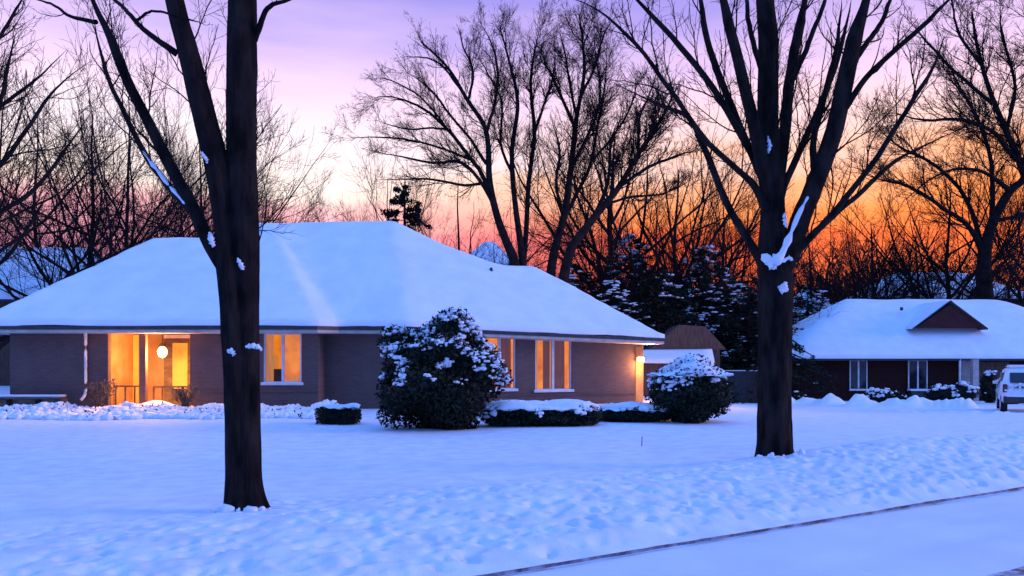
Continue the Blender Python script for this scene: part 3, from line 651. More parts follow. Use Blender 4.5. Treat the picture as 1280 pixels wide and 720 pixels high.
# ------------------------------------------------------------------ trees
def bark_trunk(lines, sides=28, seed=0):
    """lines: list of (pts(K,3), radii) thick stems with ridged bark"""
    parts = []
    for n_, (p_, r_) in enumerate(lines):
        K = len(p_); Vt, Qt = tube_np(p_[None], np.array(r_)[None], sides); Vt = Vt.reshape(K, sides, 3)
        a_ = np.arange(sides)*2*PI/sides
        for k in range(K):
            z_ = p_[k][2]; fl = max(0.0, 1-(z_-p_[0][2])/.55)**2
            for q in range(sides):
                ca, sa_ = math.cos(a_[q]), math.sin(a_[q])
                f_ = 1+.09*mnoise.noise(Vector((ca*1.6+n_*7, sa_*1.6, z_*.5+seed)))-.11*abs(mnoise.noise(Vector((ca*6, sa_*6+seed, z_*1.1))))+.05*mnoise.noise(Vector((ca*13, sa_*13, z_*4+seed)))+fl*(.10+.32*math.sin(a_[q]*5+seed))
                Vt[k, q] = p_[k]+(Vt[k, q]-p_[k])*f_
        parts.append((Vt.reshape(-1, 3), Qt))
    return join_np(parts)
def trace(spec, d, n):
    """spec: (px, py, width px, depth offset)"""
    p_ = catmull([P(a, b, d+o) for a, b, w, o in spec], n)
    r_ = np.interp(np.linspace(0, len(spec)-1, n), np.arange(len(spec)), [w*(d+o)/F/2 for a, b, w, o in spec]); return p_, r_
def wiggle(p_, amp, rng):
    n_ = len(p_); w_ = np.cumsum(rng.normal(size=(n_, 3)), 0); w_ -= np.linspace(0, 1, n_)[:, None]*w_[-1]; 
    return p_+w_*amp/np.sqrt(n_)
def big_tree(name, d, base, stems, limbs, label, seed, counts, snowspec=(), bark=M_bark, twig=M_twig, group=None, rmin=.004, maxtw=.9, K0=26, trunk_sides=28, snowy=0, upk=.10, rmx=.012, l1=1.3):
    rng = np.random.default_rng(seed); t_ = thing(name, base, label, 'tree', group)
    st_ = [trace(s, d, 60) for s in stems]; st_hi = [trace(s, d, 60 if trunk_sides < 28 else 150) for s in stems]; Vt, Qt = bark_trunk(st_hi, trunk_sides if trunk_sides < 28 else 72, seed)
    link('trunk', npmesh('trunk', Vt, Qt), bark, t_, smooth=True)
    lp = []; lr = []
    for s in limbs:
        p_, r_ = trace(s, d, K0); lp.append(wiggle(p_, .006*d/3, rng)); lr.append(r_*np.clip((1-np.linspace(0, 1, K0))*3.2+.12, 0, 1))
    lp = np.array(lp); lr = np.array(lr)
    parts = [tube_np(lp, lr, 10)]
    src = np.concatenate([lp]+[np.array([p_[np.linspace(20 if len(s_) > 0 else 0, 59, K0).astype(int)]]) for (p_, r_), s_ in zip(st_, stems) if p_[-1][2] > EYE+1.5]) if len(stems) else lp
    srr = np.concatenate([lr]+[np.array([np.array(r_)[np.linspace(20, 59, K0).astype(int)]]) for (p_, r_) in st_ if p_[-1][2] > EYE+1.5])
    c1, c2, c3 = counts
    a1, b1 = spawn(src, srr, c1, (.22, .5), (22, 48), 10, rng, up=upk, tmin=.18, rf=.42, wander=.13, rmin=rmin*1.4, endf=.3, rmax=rmx, maxlen=l1)
    a2, b2 = spawn(a1, b1, c2, (.3, .6), (22, 52), 7, rng, up=upk*.8, tmin=.12, rf=.6, wander=.14, rmin=rmin*1.1, endf=.4, maxlen=maxtw*1.6)
    a3, b3 = spawn(np.array(a2), b2, c3, (.35, .75), (22, 55), 5, rng, up=upk*.6, tmin=.12, rf=.65, wander=.16, rmin=rmin, endf=.6, maxlen=maxtw)
    parts += [tube_np(a1, b1, 5), tube_np(a2, b2, 4), tube_np(a3, b3, 3)]
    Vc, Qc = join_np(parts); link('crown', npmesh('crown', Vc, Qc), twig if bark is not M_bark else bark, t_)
    if snowspec:
        for q in range(7):
            a_ = -PI/2+(q-3)*.42; r_ = stems[0][1][2]*d/F/2*1.28+.03; x_ = base[0]+math.cos(a_)*r_*(1.15 if len(stems) > 1 else 1); y_ = base[1]+math.sin(a_)*r_
            V_, T_ = lumps(np.array([[x_, y_, gz(x_, y_)+.005]]), .022+.016*((q*7) % 3), rng, 1.1); link('base_snow', npmesh('base_snow', V_, T_), M_snow_roof, t_, smooth=True)
        for s in snowspec:
            p_, r_ = trace(s, d, 16); p_ = wiggle(p_, .012, rng); r_ = r_*(1+.35*np.sin(np.arange(16)*1.9+seed)+.2*np.sin(np.arange(16)*3.3)); r_[0] = r_[-1] = .003
            link('snow_patch', npmesh('snow_patch', *tube_np(p_[None], r_[None], 10)), M_snow_roof, t_, smooth=True)
    if snowy:
        k = rng.integers(0, len(a1), snowy); j_ = rng.integers(1, 7, snowy); V_, T_ = lumps(a1[k, j_]+np.array([0, 0, .02]), .035, rng, .6); link('snow_bits', npmesh('snow_bits', V_, T_), M_snow_roof, t_, smooth=True)['kind'] = 'stuff'
    return t_
# foreground left tree
d = 8.15
T1s = [[(313, 650, 52, 0), (312, 636, 40, 0), (311, 600, 33, 0), (309, 500, 32, 0), (307, 400, 33, 0), (306, 300, 36, 0), (303, 200, 37, 0), (303, 100, 38, 0), (303, 0, 35, 0), (304, -150, 30, 0), (310, -330, 18, .2)],
       [(296, 652, 46, -.02), (298, 640, 34, -.02), (297, 600, 30, -.02), (298, 500, 33, -.02), (294, 400, 35, -.02), (290, 340, 38, 0), (284, 280, 34, 0), (272, 210, 32, -.05), (252, 130, 29, -.1), (234, 60, 25, -.15), (218, 0, 23, -.2), (190, -150, 17, -.4), (165, -300, 10, -.6)]]
T1l = [[(288, 345, 20, 0), (262, 305, 17, 0), (243, 262, 16, .05), (218, 215, 15, .1), (188, 155, 13, .1), (160, 100, 12, .1), (140, 50, 11, .1), (116, 0, 10, .15), (80, -90, 6, .2)],
       [(238, 262, 11, .05), (210, 232, 9, .1), (188, 203, 8, .2), (168, 168, 7, .3), (150, 130, 6, .4), (133, 90, 5, .5), (122, 50, 4, .6), (115, 10, 3, .7)],
       [(222, 68, 9, -.15), (198, 52, 7, -.2), (176, 35, 6, -.25), (155, 14, 5, -.3), (130, -10, 4, -.3), (100, -40, 3, -.4)],
       [(120, 28, 6, .1), (90, 20, 4, .2), (65, 5, 3, .3), (30, -5, 2, .4)],
       [(318, 50, 9, 0), (328, 25, 7, -.1), (337, 8, 6, -.2), (360, 0, 4, -.3), (385, -14, 3, -.4), (410, -30, 2, -.5)],
       [(170, 25, 4, -.25), (190, 14, 3, -.3), (225, 22, 3, -.4), (255, 30, 2, -.4)],
       [(312, 0, 14, 0), (340, -90, 10, -.3), (380, -170, 7, -.6), (410, -230, 4, -.8)], [(300, -60, 14, 0), (270, -150, 10, .4), (250, -260, 6, .9), (240, -330, 3, 1)],
       [(118, 0, 8, .15), (70, -50, 6, 0), (20, -60, 4, -.3), (-40, -30, 3, -.5)]]
T1sn = [[(178, 188, 2, .2), (190, 205, 4.5, .16), (205, 225, 5, .1), (222, 244, 4, .05), (231, 255, 2, 0)],
        [(262, 290, 3, -.12), (266, 300, 7, -.15), (268, 308, 4, -.15)], [(297, 322, 2, -.2), (301, 330, 6, -.2), (303, 337, 3, -.2)],
        [(307, 433, 3, -.16), (318, 433, 7, -.17), (328, 437, 3, -.14)], [(286, 441, 3, -.16), (290, 437, 6, -.17), (293, 444, 4, -.16)],
        [(253, 190, 2, -.2), (257, 198, 4, -.22), (258, 204, 2, -.2)]]
b0 = P(308, 640, d)
big_tree('street_tree', d, (b0.x, b0.y, gz(b0.x, b0.y)), T1s, T1l, 'big dark bare tree with a double trunk, before the left half of the house', 7, (70, 420, 1300), T1sn, rmin=.0022, rmx=.009, l1=.95, maxtw=.38, K0=26)
# foreground right tree
d = 11.6
T2s = [[(968, 588, 66, 0), (968, 576, 50, 0), (968, 560, 44, 0), (968, 480, 41, 0), (969, 400, 41, 0), (969, 350, 42, 0), (967, 320, 40, 0), (966, 280, 32, 0), (965, 227, 27, 0), (960, 150, 25, 0), (960, 53, 24, 0), (956, 0, 22, 0), (950, -120, 16, .3), (940, -240, 8, .6)]]
T2l = [[(964, 260, 20, 0), (957, 222, 18, -.1), (940, 143, 15, -.3), (918, 58, 13, -.5), (903, 0, 12, -.6), (880, -100, 7, -.8)],
       [(970, 262, 18, .1), (973, 232, 14, .1), (982, 150, 14, .2), (986, 106, 13, .3), (998, 37, 12, .4), (1006, 0, 10, .4), (1030, -110, 6, .6)],
       [(972, 345, 30, -.05), (984, 322, 25, -.1), (1003, 270, 24, -.2), (1020, 227, 23, -.25), (1045, 153, 22, -.3), (1066, 53, 20, -.4), (1082, 0, 18, -.4), (1110, -110, 10, -.6)],
       [(972, 268, 12, .1), (981, 232, 9, .1), (1013, 158, 8, .1), (1040, 95, 7, .2), (1056, 42, 6, .3), (1064, 0, 5, .4)],
       [(985, 330, 12, 0), (1013, 296, 9, .1), (1045, 265, 7, .2), (1077, 238, 6, .3), (1130, 195, 5, .5), (1209, 158, 3, .7)],
       [(988, 322, 10, -.1), (1020, 290, 8, -.3), (1087, 211, 7, -.6), (1130, 143, 6, -.8), (1167, 84, 5, -1), (1182, 42, 3, -1.2)],
       [(1043, 160, 10, -.3), (1060, 128, 8, -.4), (1087, 90, 7, -.5), (1151, 32, 6, -.7), (1185, 0, 4, -.9), (1240, -50, 3, -1)],
       [(962, 250, 14, -.05), (945, 205, 9, .1), (897, 121, 8, .2), (850, 58, 7, .3), (797, 0, 5, .4), (760, -40, 3, .5)],
       [(958, 262, 12, -.1), (940, 227, 8, -.2), (881, 174, 7, -.5), (839, 116, 6, -.7), (797, 58, 5, -.9), (745, 10, 3, -1), (690, -10, 2, -1.2)],
       [(958, 345, 16, .05), (945, 315, 11, .1), (913, 264, 9, .3), (881, 190, 8, .5), (860, 148, 6, .6), (813, 127, 4, .7), (755, 98, 2.5, .8)],
       [(960, 232, 12, .1), (945, 205, 10, .3), (913, 132, 9, .5), (887, 63, 8, .7), (876, 0, 7, .9), (868, -80, 4, 1)],
       [(1020, 227, 10, -.2), (1016, 180, 8, -.1), (1030, 120, 7, 0), (1046, 60, 6, .1), (1052, 0, 5, .2)],
       [(1060, 90, 9, -.3), (1080, 60, 7, -.2), (1100, 30, 6, -.1), (1112, 0, 5, 0), (1130, -50, 3, 0)],
       [(958, 100, 9, 0), (946, 70, 7, -.2), (936, 30, 6, -.4), (934, 0, 5, -.5), (930, -60, 3, -.6)],
       [(985, 110, 8, .2), (1000, 80, 7, .1), (1015, 40, 6, 0), (1030, 0, 5, 0), (1045, -50, 3, 0)]]
T2sn = [[(952, 318, 5, -.26), (962, 326, 14, -.3), (974, 322, 12, -.32), (982, 305, 7, -.33), (992, 280, 6, -.33), (1003, 258, 5, -.34), (1012, 243, 2, -.33)],
        [(958, 322, 8, -.3), (965, 332, 9, -.3), (971, 334, 4, -.3)], [(982, 352, 3, -.24), (979, 360, 10, -.27), (976, 366, 4, -.26)], [(960, 170, 2, -.16), (962, 182, 5, -.17), (960, 192, 3, -.17)],
        [(983, 284, 3, -.3), (980, 275, 5, -.3), (981, 266, 2, -.3)], [(972, 330, 3, -.3), (986, 322, 5, -.3), (990, 326, 3, -.3)]]
b0 = P(968, 575, d)
big_tree('street_tree', d, (b0.x, b0.y, gz(b0.x, b0.y)), T2s, T2l, 'bare roadside tree with a single trunk, snow in its crotch and limbs fanning out', 12, (120, 800, 2400), T2sn, rmin=.0028, rmx=.013, l1=1.7, maxtw=.5)
d = 15
T7s = [[(-75, 560, 44, 0), (-72, 500, 34, 0), (-68, 400, 30, 0), (-66, 300, 25, 0), (-62, 200, 20, 0), (-55, 60, 14, 0), (-50, -100, 8, 0)]]
T7l = [[(-66, 330, 12, 0), (-35, 295, 8, 0), (0, 267, 6, 0), (44, 236, 5, .2), (89, 178, 3.5, .4), (122, 130, 1.5, .5)], [(-66, 280, 12, 0), (-30, 240, 8, -.2), (0, 209, 6, -.3), (36, 160, 5, -.4), (71, 111, 3.5, -.5), (118, 72, 1.5, -.6)],
       [(-64, 250, 10, 0), (-30, 190, 7, .2), (0, 124, 5, .3), (9, 80, 4, .4), (22, 35, 2, .4)], [(-62, 200, 9, 0), (-30, 165, 6, .4), (5, 130, 5, .6), (50, 95, 3, .8), (85, 60, 1.5, 1)],
       [(-68, 380, 9, 0), (-30, 345, 6, -.3), (10, 320, 4.5, -.6), (40, 275, 3.5, -.8), (62, 235, 2, -1)], [(-60, 140, 8, 0), (-25, 80, 5, 0), (10, 25, 4, 0), (40, -20, 2, 0)]]
b0 = P(-75, 545, d); big_tree('side_tree', d, (b0.x, b0.y, gz(b0.x, b0.y)), T7s, T7l, 'bare tree whose long thin limbs reach in from beyond the left picture edge', 17, (90, 600, 1800), bark=M_twig, rmin=.0035, rmx=.016, l1=2.0, maxtw=.8, trunk_sides=14)
# middle-distance trees with traced limbs
d = 42
T3s = [[(645, 345, 14, 0), (641, 322, 13, 0), (632, 300, 11, 0), (621, 269, 9.5, 0), (612, 227, 8.5, 0), (610, 180, 7, 0), (604, 155, 6, 0), (583, 123, 5, 0), (560, 85, 3.5, 0), (526, 52, 2, 0)],
       [(655, 345, 13, .5), (652, 315, 9, .5), (643, 246, 7, .8), (640, 189, 6, 1), (647, 128, 5, 1.2), (635, 71, 3, 1.3), (625, 35, 1.5, 1.3)]]
T3l = [[(612, 240, 6, 0), (600, 213, 5.5, 0), (588, 198, 5, .3), (559, 161, 4, .6), (522, 132, 3, 1), (480, 120, 2, 1.2), (455, 130, 1.2, 1.4)],
       [(559, 161, 2.6, .6), (525, 120, 2.2, .4), (488, 100, 1.5, 0), (465, 98, 1, 0)], [(584, 124, 3, 0), (556, 85, 2.4, -.5), (530, 72, 1.8, -.8), (505, 70, 1.2, -1)], [(590, 200, 3.4, .3), (545, 182, 2.8, 1), (490, 172, 2, 1.5), (425, 172, 1.2, 2)], [(612, 228, 4, 0), (580, 230, 3.4, 1), (530, 222, 2.6, 1.6), (470, 225, 1.6, 2)],
       [(617, 255, 5, 0), (600, 225, 4.5, -.5), (575, 203, 4, -1), (540, 204, 3, -1.5), (500, 195, 2.5, -2), (470, 190, 1.5, -2.5)],
       [(608, 205, 5, 0), (590, 175, 3.5, 1), (560, 140, 3, 1.5), (535, 108, 2.4, 2), (505, 88, 1.6, 2)],
       [(608, 165, 4.5, 0), (618, 130, 4, -.4), (622, 90, 3, -.8), (612, 50, 2, -1), (600, 28, 1.2, -1)],
       [(654, 330, 8, .8), (657, 280, 6.5, 1), (660, 227, 6, 1.3), (668, 161, 5, 1.6), (662, 104, 4, 2), (668, 60, 2.5, 2), (676, 30, 1.2, 2)],
       [(664, 185, 4, 1.5), (676, 140, 3.4, 1), (690, 100, 2.6, .6), (694, 60, 1.5, .2)], [(642, 220, 4, .8), (626, 180, 3.4, 1.5), (628, 130, 2.6, 2), (610, 90, 2, 2.4), (590, 60, 1.2, 2.6)],
       [(585, 125, 3.5, 0), (590, 90, 3, -.5), (578, 60, 2, -1), (572, 32, 1.2, -1.4)], [(560, 162, 3, .6), (540, 160, 2.6, .2), (505, 160, 2, -.3), (470, 150, 1.2, -.8)]]
b0 = P(648, 340, d); big_tree('shade_tree', d, (b0.x, b0.y, 0), [[(648, 480, 22, .3), (648, 400, 20, .3), (648, 352, 18, .2), (644, 335, 12, .1)]]+T3s, T3l, 'broad bare tree with several stems rising behind the middle of the house roof', 21, (380, 3400, 15000), bark=M_twig, rmx=.026, l1=2.7, rmin=.006, maxtw=1.3, upk=.06, K0=16, trunk_sides=10)
T4s = [[(690, 480, 18, 0), (688, 400, 16, 0), (690, 330, 12, 0), (706, 265, 9, 0), (715, 198, 7.5, 0), (720, 151, 6, 0), (730, 94, 4.5, 0), (728, 50, 3, 0), (724, 18, 1.5, 0)]]
T4l = [[(704, 275, 6, 0), (722, 240, 5, .5), (740, 200, 4, 1), (750, 150, 3.4, 1.4), (757, 100, 2.4, 1.8), (760, 50, 1.4, 2)],
       [(717, 160, 4.5, 0), (697, 109, 3.6, -.6), (684, 85, 2.4, -1), (676, 60, 1.4, -1.3)], [(712, 215, 4.5, 0), (735, 170, 4, -1), (750, 120, 3, -1.4), (745, 70, 2, -1.6), (742, 30, 1.2, -1.7)],
       [(722, 150, 4, 0), (712, 100, 3, .8), (705, 60, 2, 1.2), (698, 30, 1.2, 1.4)], [(726, 120, 4, 0), (745, 80, 3, -.5), (756, 40, 2, -1), (770, 18, 1.2, -1.2)],
       [(705, 270, 5, 0), (695, 230, 4, -1), (700, 190, 3, -1.5), (690, 150, 2, -2)], [(740, 200, 3.5, 1), (770, 165, 3, 1), (790, 130, 2.4, 1.2), (800, 95, 1.4, 1.2)]]
b0 = P(690, 340, d+1.5); big_tree('shade_tree', d+1.5, (b0.x, b0.y, 0), T4s, T4l, 'narrow upright bare tree just right of the broad one behind the roof', 22, (260, 2500, 11000), bark=M_twig, rmx=.026, l1=2.7, rmin=.006, maxtw=1.3, upk=.06, K0=16, trunk_sides=10)
T5s = [[(690, 470, 16, 0), (708, 330, 13, 0), (734, 283, 10, 0), (772, 236, 8, 0), (800, 189, 6, 0), (826, 150, 4, 0), (846, 110, 2, 0)]]
T5l = [[(745, 268, 6, 0), (760, 225, 4.5, .8), (765, 180, 3.4, 1.4), (780, 140, 2.2, 2)], [(775, 232, 5, 0), (810, 210, 4, -1), (845, 195, 3, -1.6), (872, 190, 1.8, -2)],
       [(798, 192, 4, 0), (800, 150, 3, 1), (815, 110, 2, 1.4), (822, 80, 1.2, 1.4)], [(755, 255, 4, 0), (790, 245, 3.2, .8), (830, 240, 2.4, 1.4), (862, 225, 1.5, 1.6)]]
b0 = P(720, 340, d-2); big_tree('shade_tree', d-2, (b0.x, b0.y, 0), T5s, T5l, 'bare tree leaning right beyond the right part of the house roof', 23, (140, 1200, 4500), bark=M_twig, rmx=.035, l1=3, rmin=.009, maxtw=1.8, K0=16, trunk_sides=10)
# right-edge tree
d = 63
T6s = [[(1232, 480, 24, 0), (1231, 380, 20, 0), (1230, 325, 17, 0), (1240, 280, 12, 0), (1262, 240, 10, 0), (1280, 222, 9, 0), (1272, 195, 8, 0), (1256, 160, 7, 0), (1236, 110, 5.5, 0), (1222, 60, 4, 0), (1215, 15, 2, 0)]]
T6l = [[(1230, 320, 9, 0), (1212, 285, 6, -.6), (1180, 262, 5, -1), (1140, 235, 4, -1.6), (1100, 225, 2.6, -2), (1070, 215, 1.5, -2)],
       [(1228, 330, 9, 0), (1222, 280, 6, .6), (1200, 235, 5, 1.2), (1160, 200, 4, 1.6), (1120, 180, 2.8, 2), (1090, 150, 1.5, 2)],
       [(1270, 200, 6, 0), (1240, 165, 5, -1), (1200, 150, 4, -2), (1150, 150, 3, -2.6), (1110, 138, 1.8, -3)],
       [(1236, 300, 7, 0), (1240, 240, 6, 1), (1232, 180, 4.5, 1.6), (1205, 120, 3.4, 2), (1180, 70, 2, 2.4)],
       [(1275, 210, 8, 0), (1300, 160, 7, -.6), (1310, 90, 5.5, -1), (1290, 30, 4, -1.2), (1270, -30, 2, -1.4)],
       [(1240, 130, 5, 0), (1205, 100, 4, .8), (1165, 60, 3, 1.2), (1130, 20, 1.6, 1.6)], [(1258, 165, 5, 0), (1270, 110, 4, 1.4), (1255, 50, 3, 2), (1250, 0, 1.6, 2)],
       [(1230, 85, 4, 0), (1200, 40, 3, -1), (1190, 0, 2, -1.4), (1170, -40, 1.2, -1.6)], [(1262, 240, 7, 0), (1225, 215, 4, -1.5), (1180, 215, 3, -2), (1130, 250, 2, -2.4)],
       [(1300, 150, 6, -.6), (1330, 100, 4, -.6), (1350, 40, 3, -.6)], [(1245, 275, 6, 0), (1285, 265, 4, 1), (1320, 230, 3, 1.4)]]
b0 = P(1232, 430, d); big_tree('shade_tree', d, (b0.x, b0.y, gz(b0.x, b0.y)), T6s, T6l, 'wide spreading bare tree behind the brick neighbour house at the right edge', 24, (330, 3000, 11000), bark=M_twig, rmx=.06, l1=5, rmin=.013, maxtw=2.4, K0=16, trunk_sides=10, upk=.05)

# auto-grown bare trees (prototype meshes at origin, then copies)
def auto_mesh(h, spread, nl, counts, seed, rmin, sides=(8, 4, 3, 3), vase=.75, trunkh=.16, r0=.02, up=.16):
    rng = np.random.default_rng(seed); K = 10; tp = np.zeros((1, K, 3)); tp[0, :, 2] = np.linspace(-1.0, h*.9, K); tp[0, :, :2] = np.cumsum(rng.normal(size=(K, 2))*h*.008, 0)
    tr = np.linspace(r0*h, r0*h*.12, K)[None]
    lp = np.zeros((nl, 12, 3)); lr = np.zeros((nl, 12))
    for k in range(nl):
        z0 = h*(trunkh+.45*(k/nl)**1.3); a_ = k*2.4+rng.uniform(-.4, .4); le = (h-z0)*rng.uniform(.85, 1.1); el = math.radians(rng.uniform(35, 68)*vase+10)
        D_ = np.array([math.cos(a_)*math.sin(el)*spread, math.sin(a_)*math.sin(el)*spread, math.cos(el)])
        p_ = np.array([np.interp(z0, tp[0, :, 2], tp[0, :, 0]), np.interp(z0, tp[0, :, 2], tp[0, :, 1]), z0])
        for j_ in range(12):
            lp[k, j_] = p_; D_ = D_+rng.normal(size=3)*.10; D_[2] += .07; D_ /= np.linalg.norm(D_); p_ = p_+D_*le/11
        lr[k] = np.linspace(r0*h*.55*(1-.5*k/nl), r0*h*.06, 12)
    a1, b1 = spawn(lp, lr, counts[0], (.3, .6), (20, 45), 8, rng, up=up*.5, tmin=.15, rf=.5, rmin=rmin*1.5)
    a2, b2 = spawn(a1, b1, counts[1], (.35, .65), (20, 50), 6, rng, up=up*.4, tmin=.1, rf=.6, rmin=rmin*1.1)
    a3, b3 = spawn(a2, b2, counts[2], (.4, .8), (22, 55), 4, rng, up=up*.3, tmin=.1, rf=.7, rmin=rmin)
    tk = npmesh('trunk', *tube_np(tp, tr, sides[0]))
    cr = npmesh('crown', *join_np([tube_np(lp, lr, 6), tube_np(a1, b1, sides[1]), tube_np(a2, b2, sides[2]), tube_np(a3, b3, sides[3])]))
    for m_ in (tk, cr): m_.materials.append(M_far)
    return tk, cr
protos = [auto_mesh(10, 1.25, 16, (130, 800, 3000), 41+k, .006, vase=.95, trunkh=.08, r0=.014) for k in range(3)]     # wide bushy multi-stem
protos += [auto_mesh(12, .9, 14, (110, 650, 2300), 51+k, .0065, vase=.8, trunkh=.2, r0=.018) for k in range(3)]
def put_tree(pr, px, d_, top, label, group=None, name='bare_tree', wide=1.0, rz=None):
    x_ = (px-640)/F*d_; z0 = gz(x_, d_); H0 = 10.4 if pr < 3 else 12.2; s_ = (EYE+(HY-top)/F*d_-z0)/H0
    t_ = thing(name, (x_, d_, z0), label, 'tree', group, rz if rz is not None else px*.37); t_.scale = (s_*wide, s_*wide, s_)
    for nm, m_ in zip(('trunk', 'crown'), protos[pr]):
        o = bpy.data.objects.new(nm, m_); C.objects.link(o); o.parent = t_
    return t_
G = 'bare trees beyond the houses'
spots = [(0, 170, 46, 62, .85, 'dense bushy bare tree behind the left part of the roof', 0), (1, 118, 50, 90, 1.0, 'bushy bare tree left of the dense one behind the roof', 0),
         (2, 258, 52, 85, .6, 'bushy bare tree seen between the two left trunk stems', 0), (1, 40, 66, 90, .9, 'bare tree near the left edge above the distant snowy roof', 0),
         (0, -30, 40, 20, 1.1, 'tall bare tree cut by the left picture edge', 0), (2, 290, 66, 175, .5, 'small bare tree right beside the double trunk, above the roof ridge', 0), 
         (1, 575, 52, 188, 1.0, 'low wide bare tree right of the small evergreen above the roof', 0), (0, 482, 58, 185, .7, 'low wide bare tree left of the small evergreen above the roof', 0),
         (5, 770, 60, 120, 1.0, 'bare tree between the leaning tree and the roadside tree', 0), (3, 850, 55, 175, 1.0, 'bare tree left of the roadside tree, before the orange glow', 0),
         (4, 905, 60, 215, .9, 'bare tree close behind the left limbs of the roadside tree', 0), (0, 820, 50, 215, 1.2, 'low bushy bare tree over the snowy evergreens', 0),
         (2, 1020, 72, 230, 1.0, 'bare tree behind the right limbs of the roadside tree', 0), (5, 1085, 74, 252, 1.1, 'bare tree above the brick neighbour house ridge', 0),
         (1, 1150, 70, 258, 1.2, 'low bushy bare tree above the maroon gable', 0), (3, 1190, 74, 205, 1.0, 'slim bare tree just left of the wide right edge tree', 0), (0, 1285, 70, 130, 1.0, 'bare tree cut by the right picture edge', 0)]
for pr, px, dd_, top, wd, lab, _ in spots: put_tree(pr, px, dd_, top, lab, G, wide=wd)
# distant woods: one mass
rng = np.random.default_rng(77); w = thing('distant_woods', (0, 100, 0), 'far mass of bare winter woods closing the view', 'woods'); w['kind'] = 'stuff'
pr2 = [auto_mesh(11, 1.0, 9, (50, 260, 700), 81+k, .02, sides=(4, 3, 3, 3), vase=.9, trunkh=.06, r0=.016) for k in range(3)]
wn = 0; rows = [(80, 20, 372), (97, 18, 352), (118, 15, 332)]
for (dd_, stp, top) in rows:
    px = -160+rng.uniform(0, 20)
    while px < 1440:
        q = px+rng.uniform(-8, 8); tp_ = top+rng.uniform(-16, 18)-(34 if q < 300 else 44 if q < 345 else 26 if q < 450 else 0)-(34 if 1050 < q < 1210 else 0)+(22 if 480 < q < 640 else 0); x_ = (q-640)/F*dd_; dy = dd_+rng.uniform(-6, 6)
        s_ = (EYE+(HY-tp_)/F*dy+2)/11.4; k = rng.integers(0, 3); rz = rng.uniform(0, 6.28)
        for m_ in pr2[k]:
            o = bpy.data.objects.new('bare_trees', m_); C.objects.link(o); o.parent = w; o.location = (x_, dy-100, -2); o.scale = (s_*1.25, s_*1.25, s_); o.rotation_euler = (0, 0, rz); wn += 1
        px += stp*1.7

# conifers with snow on the boughs
def conifer_meshes(h, seed, nb=90, droop=.35, width=.30, snow=True):
    rng = np.random.default_rng(seed); K = 7; bp = np.zeros((nb, K, 3)); lens = []
    for k in range(nb):
        f_ = (k+.5)/nb; z0 = h*(.06+.90*f_); a_ = k*2.4+rng.uniform(-.5, .5); l_ = h*width*(1-f_)**.75*rng.uniform(.75, 1.15)+.12*h*.2; lens.append(l_)
        for j_ in range(K): g_ = j_/(K-1); bp[k, j_] = (math.cos(a_)*l_*g_, math.sin(a_)*l_*g_, z0+l_*(.22*g_-droop*1.3*g_*g_))
    br = np.array(lens)[:, None]*np.linspace(.030, .008, K)[None]
    tp = np.zeros((1, 8, 3)); tp[0, :, 2] = np.linspace(-.5, h, 8); tr = np.linspace(h*.018, .01, 8)[None]
    tk = npmesh('trunk', *tube_np(tp, tr, 8)); tk.materials.append(M_twig)
    a1, b1 = spawn(bp, br, nb*9, (.25, .5), (30, 60), 4, rng, up=-.05, tmin=.1, rf=.5, rmin=.012)
    n_ = 22000; k = rng.integers(0, len(a1), n_); j_ = rng.integers(0, 3, n_); g_ = rng.uniform(0, 1, (n_, 1)); pp = a1[k, j_]*(1-g_)+a1[k, j_+1]*g_+rng.normal(size=(n_, 3))*.05*h/8
    V_, Q_ = leaf_quads(pp, np.tile([0, 0, 1.], (n_, 1)), .075*h/8, rng)
    cr = npmesh('crown', *join_np([tube_np(bp, br, 4), tube_np(a1, b1, 3), (V_, Q_)])); cr.materials.append(M_needle)
    out = [('trunk', tk), ('crown', cr)]
    if snow:
        n_ = nb*9; k = rng.integers(0, nb, n_); g_ = rng.uniform(.3, 1, n_)*(K-1); i_ = np.minimum(g_.astype(int), K-2); f_ = (g_-i_)[:, None]
        pp = bp[k, i_]*(1-f_)+bp[k, i_+1]*f_+rng.normal(size=(n_, 3))*np.array([.09, .09, .015])*h/8; pp[:, 2] += .06*h/8
        keep = np.array([mnoise.noise(Vector(q)*.9) for q in pp]) > .12-.22*(seed == 6); V_, T_ = lumps(pp[keep], .08*h/8, rng, .45); sn = npmesh('bough_snow', V_, T_); sn.materials.append(M_snow_roof)
        sn.polygons.foreach_set('use_smooth', [True]*len(sn.polygons)); out.append(('bough_snow', sn))
    return out
cm = [conifer_meshes(8, 5+k, 80, .45, .42) for k in range(2)]+[conifer_meshes(8, 9, 70, .3, .22, False)]
def put_conifer(k, px, d_, top, label, wd=1.0, group='evergreens beyond the houses', rz=0):
    x_ = (px-640)/F*d_; z0 = gz(x_, d_)-.2; s_ = (EYE+(HY-top)/F*d_-z0)/8.0
    t_ = thing('evergreen_tree', (x_, d_, z0), label, 'tree', group, rz); t_.scale = (s_*wd, s_*wd, s_)
    for nm, m_ in cm[k]:
        o = bpy.data.objects.new(nm, m_); C.objects.link(o); o.parent = t_
        if nm == 'bough_snow': o['kind'] = 'stuff'
put_conifer(2, 506, 50, 218, 'small dark pointed evergreen with no snow above the main roof ridge', 1.25)
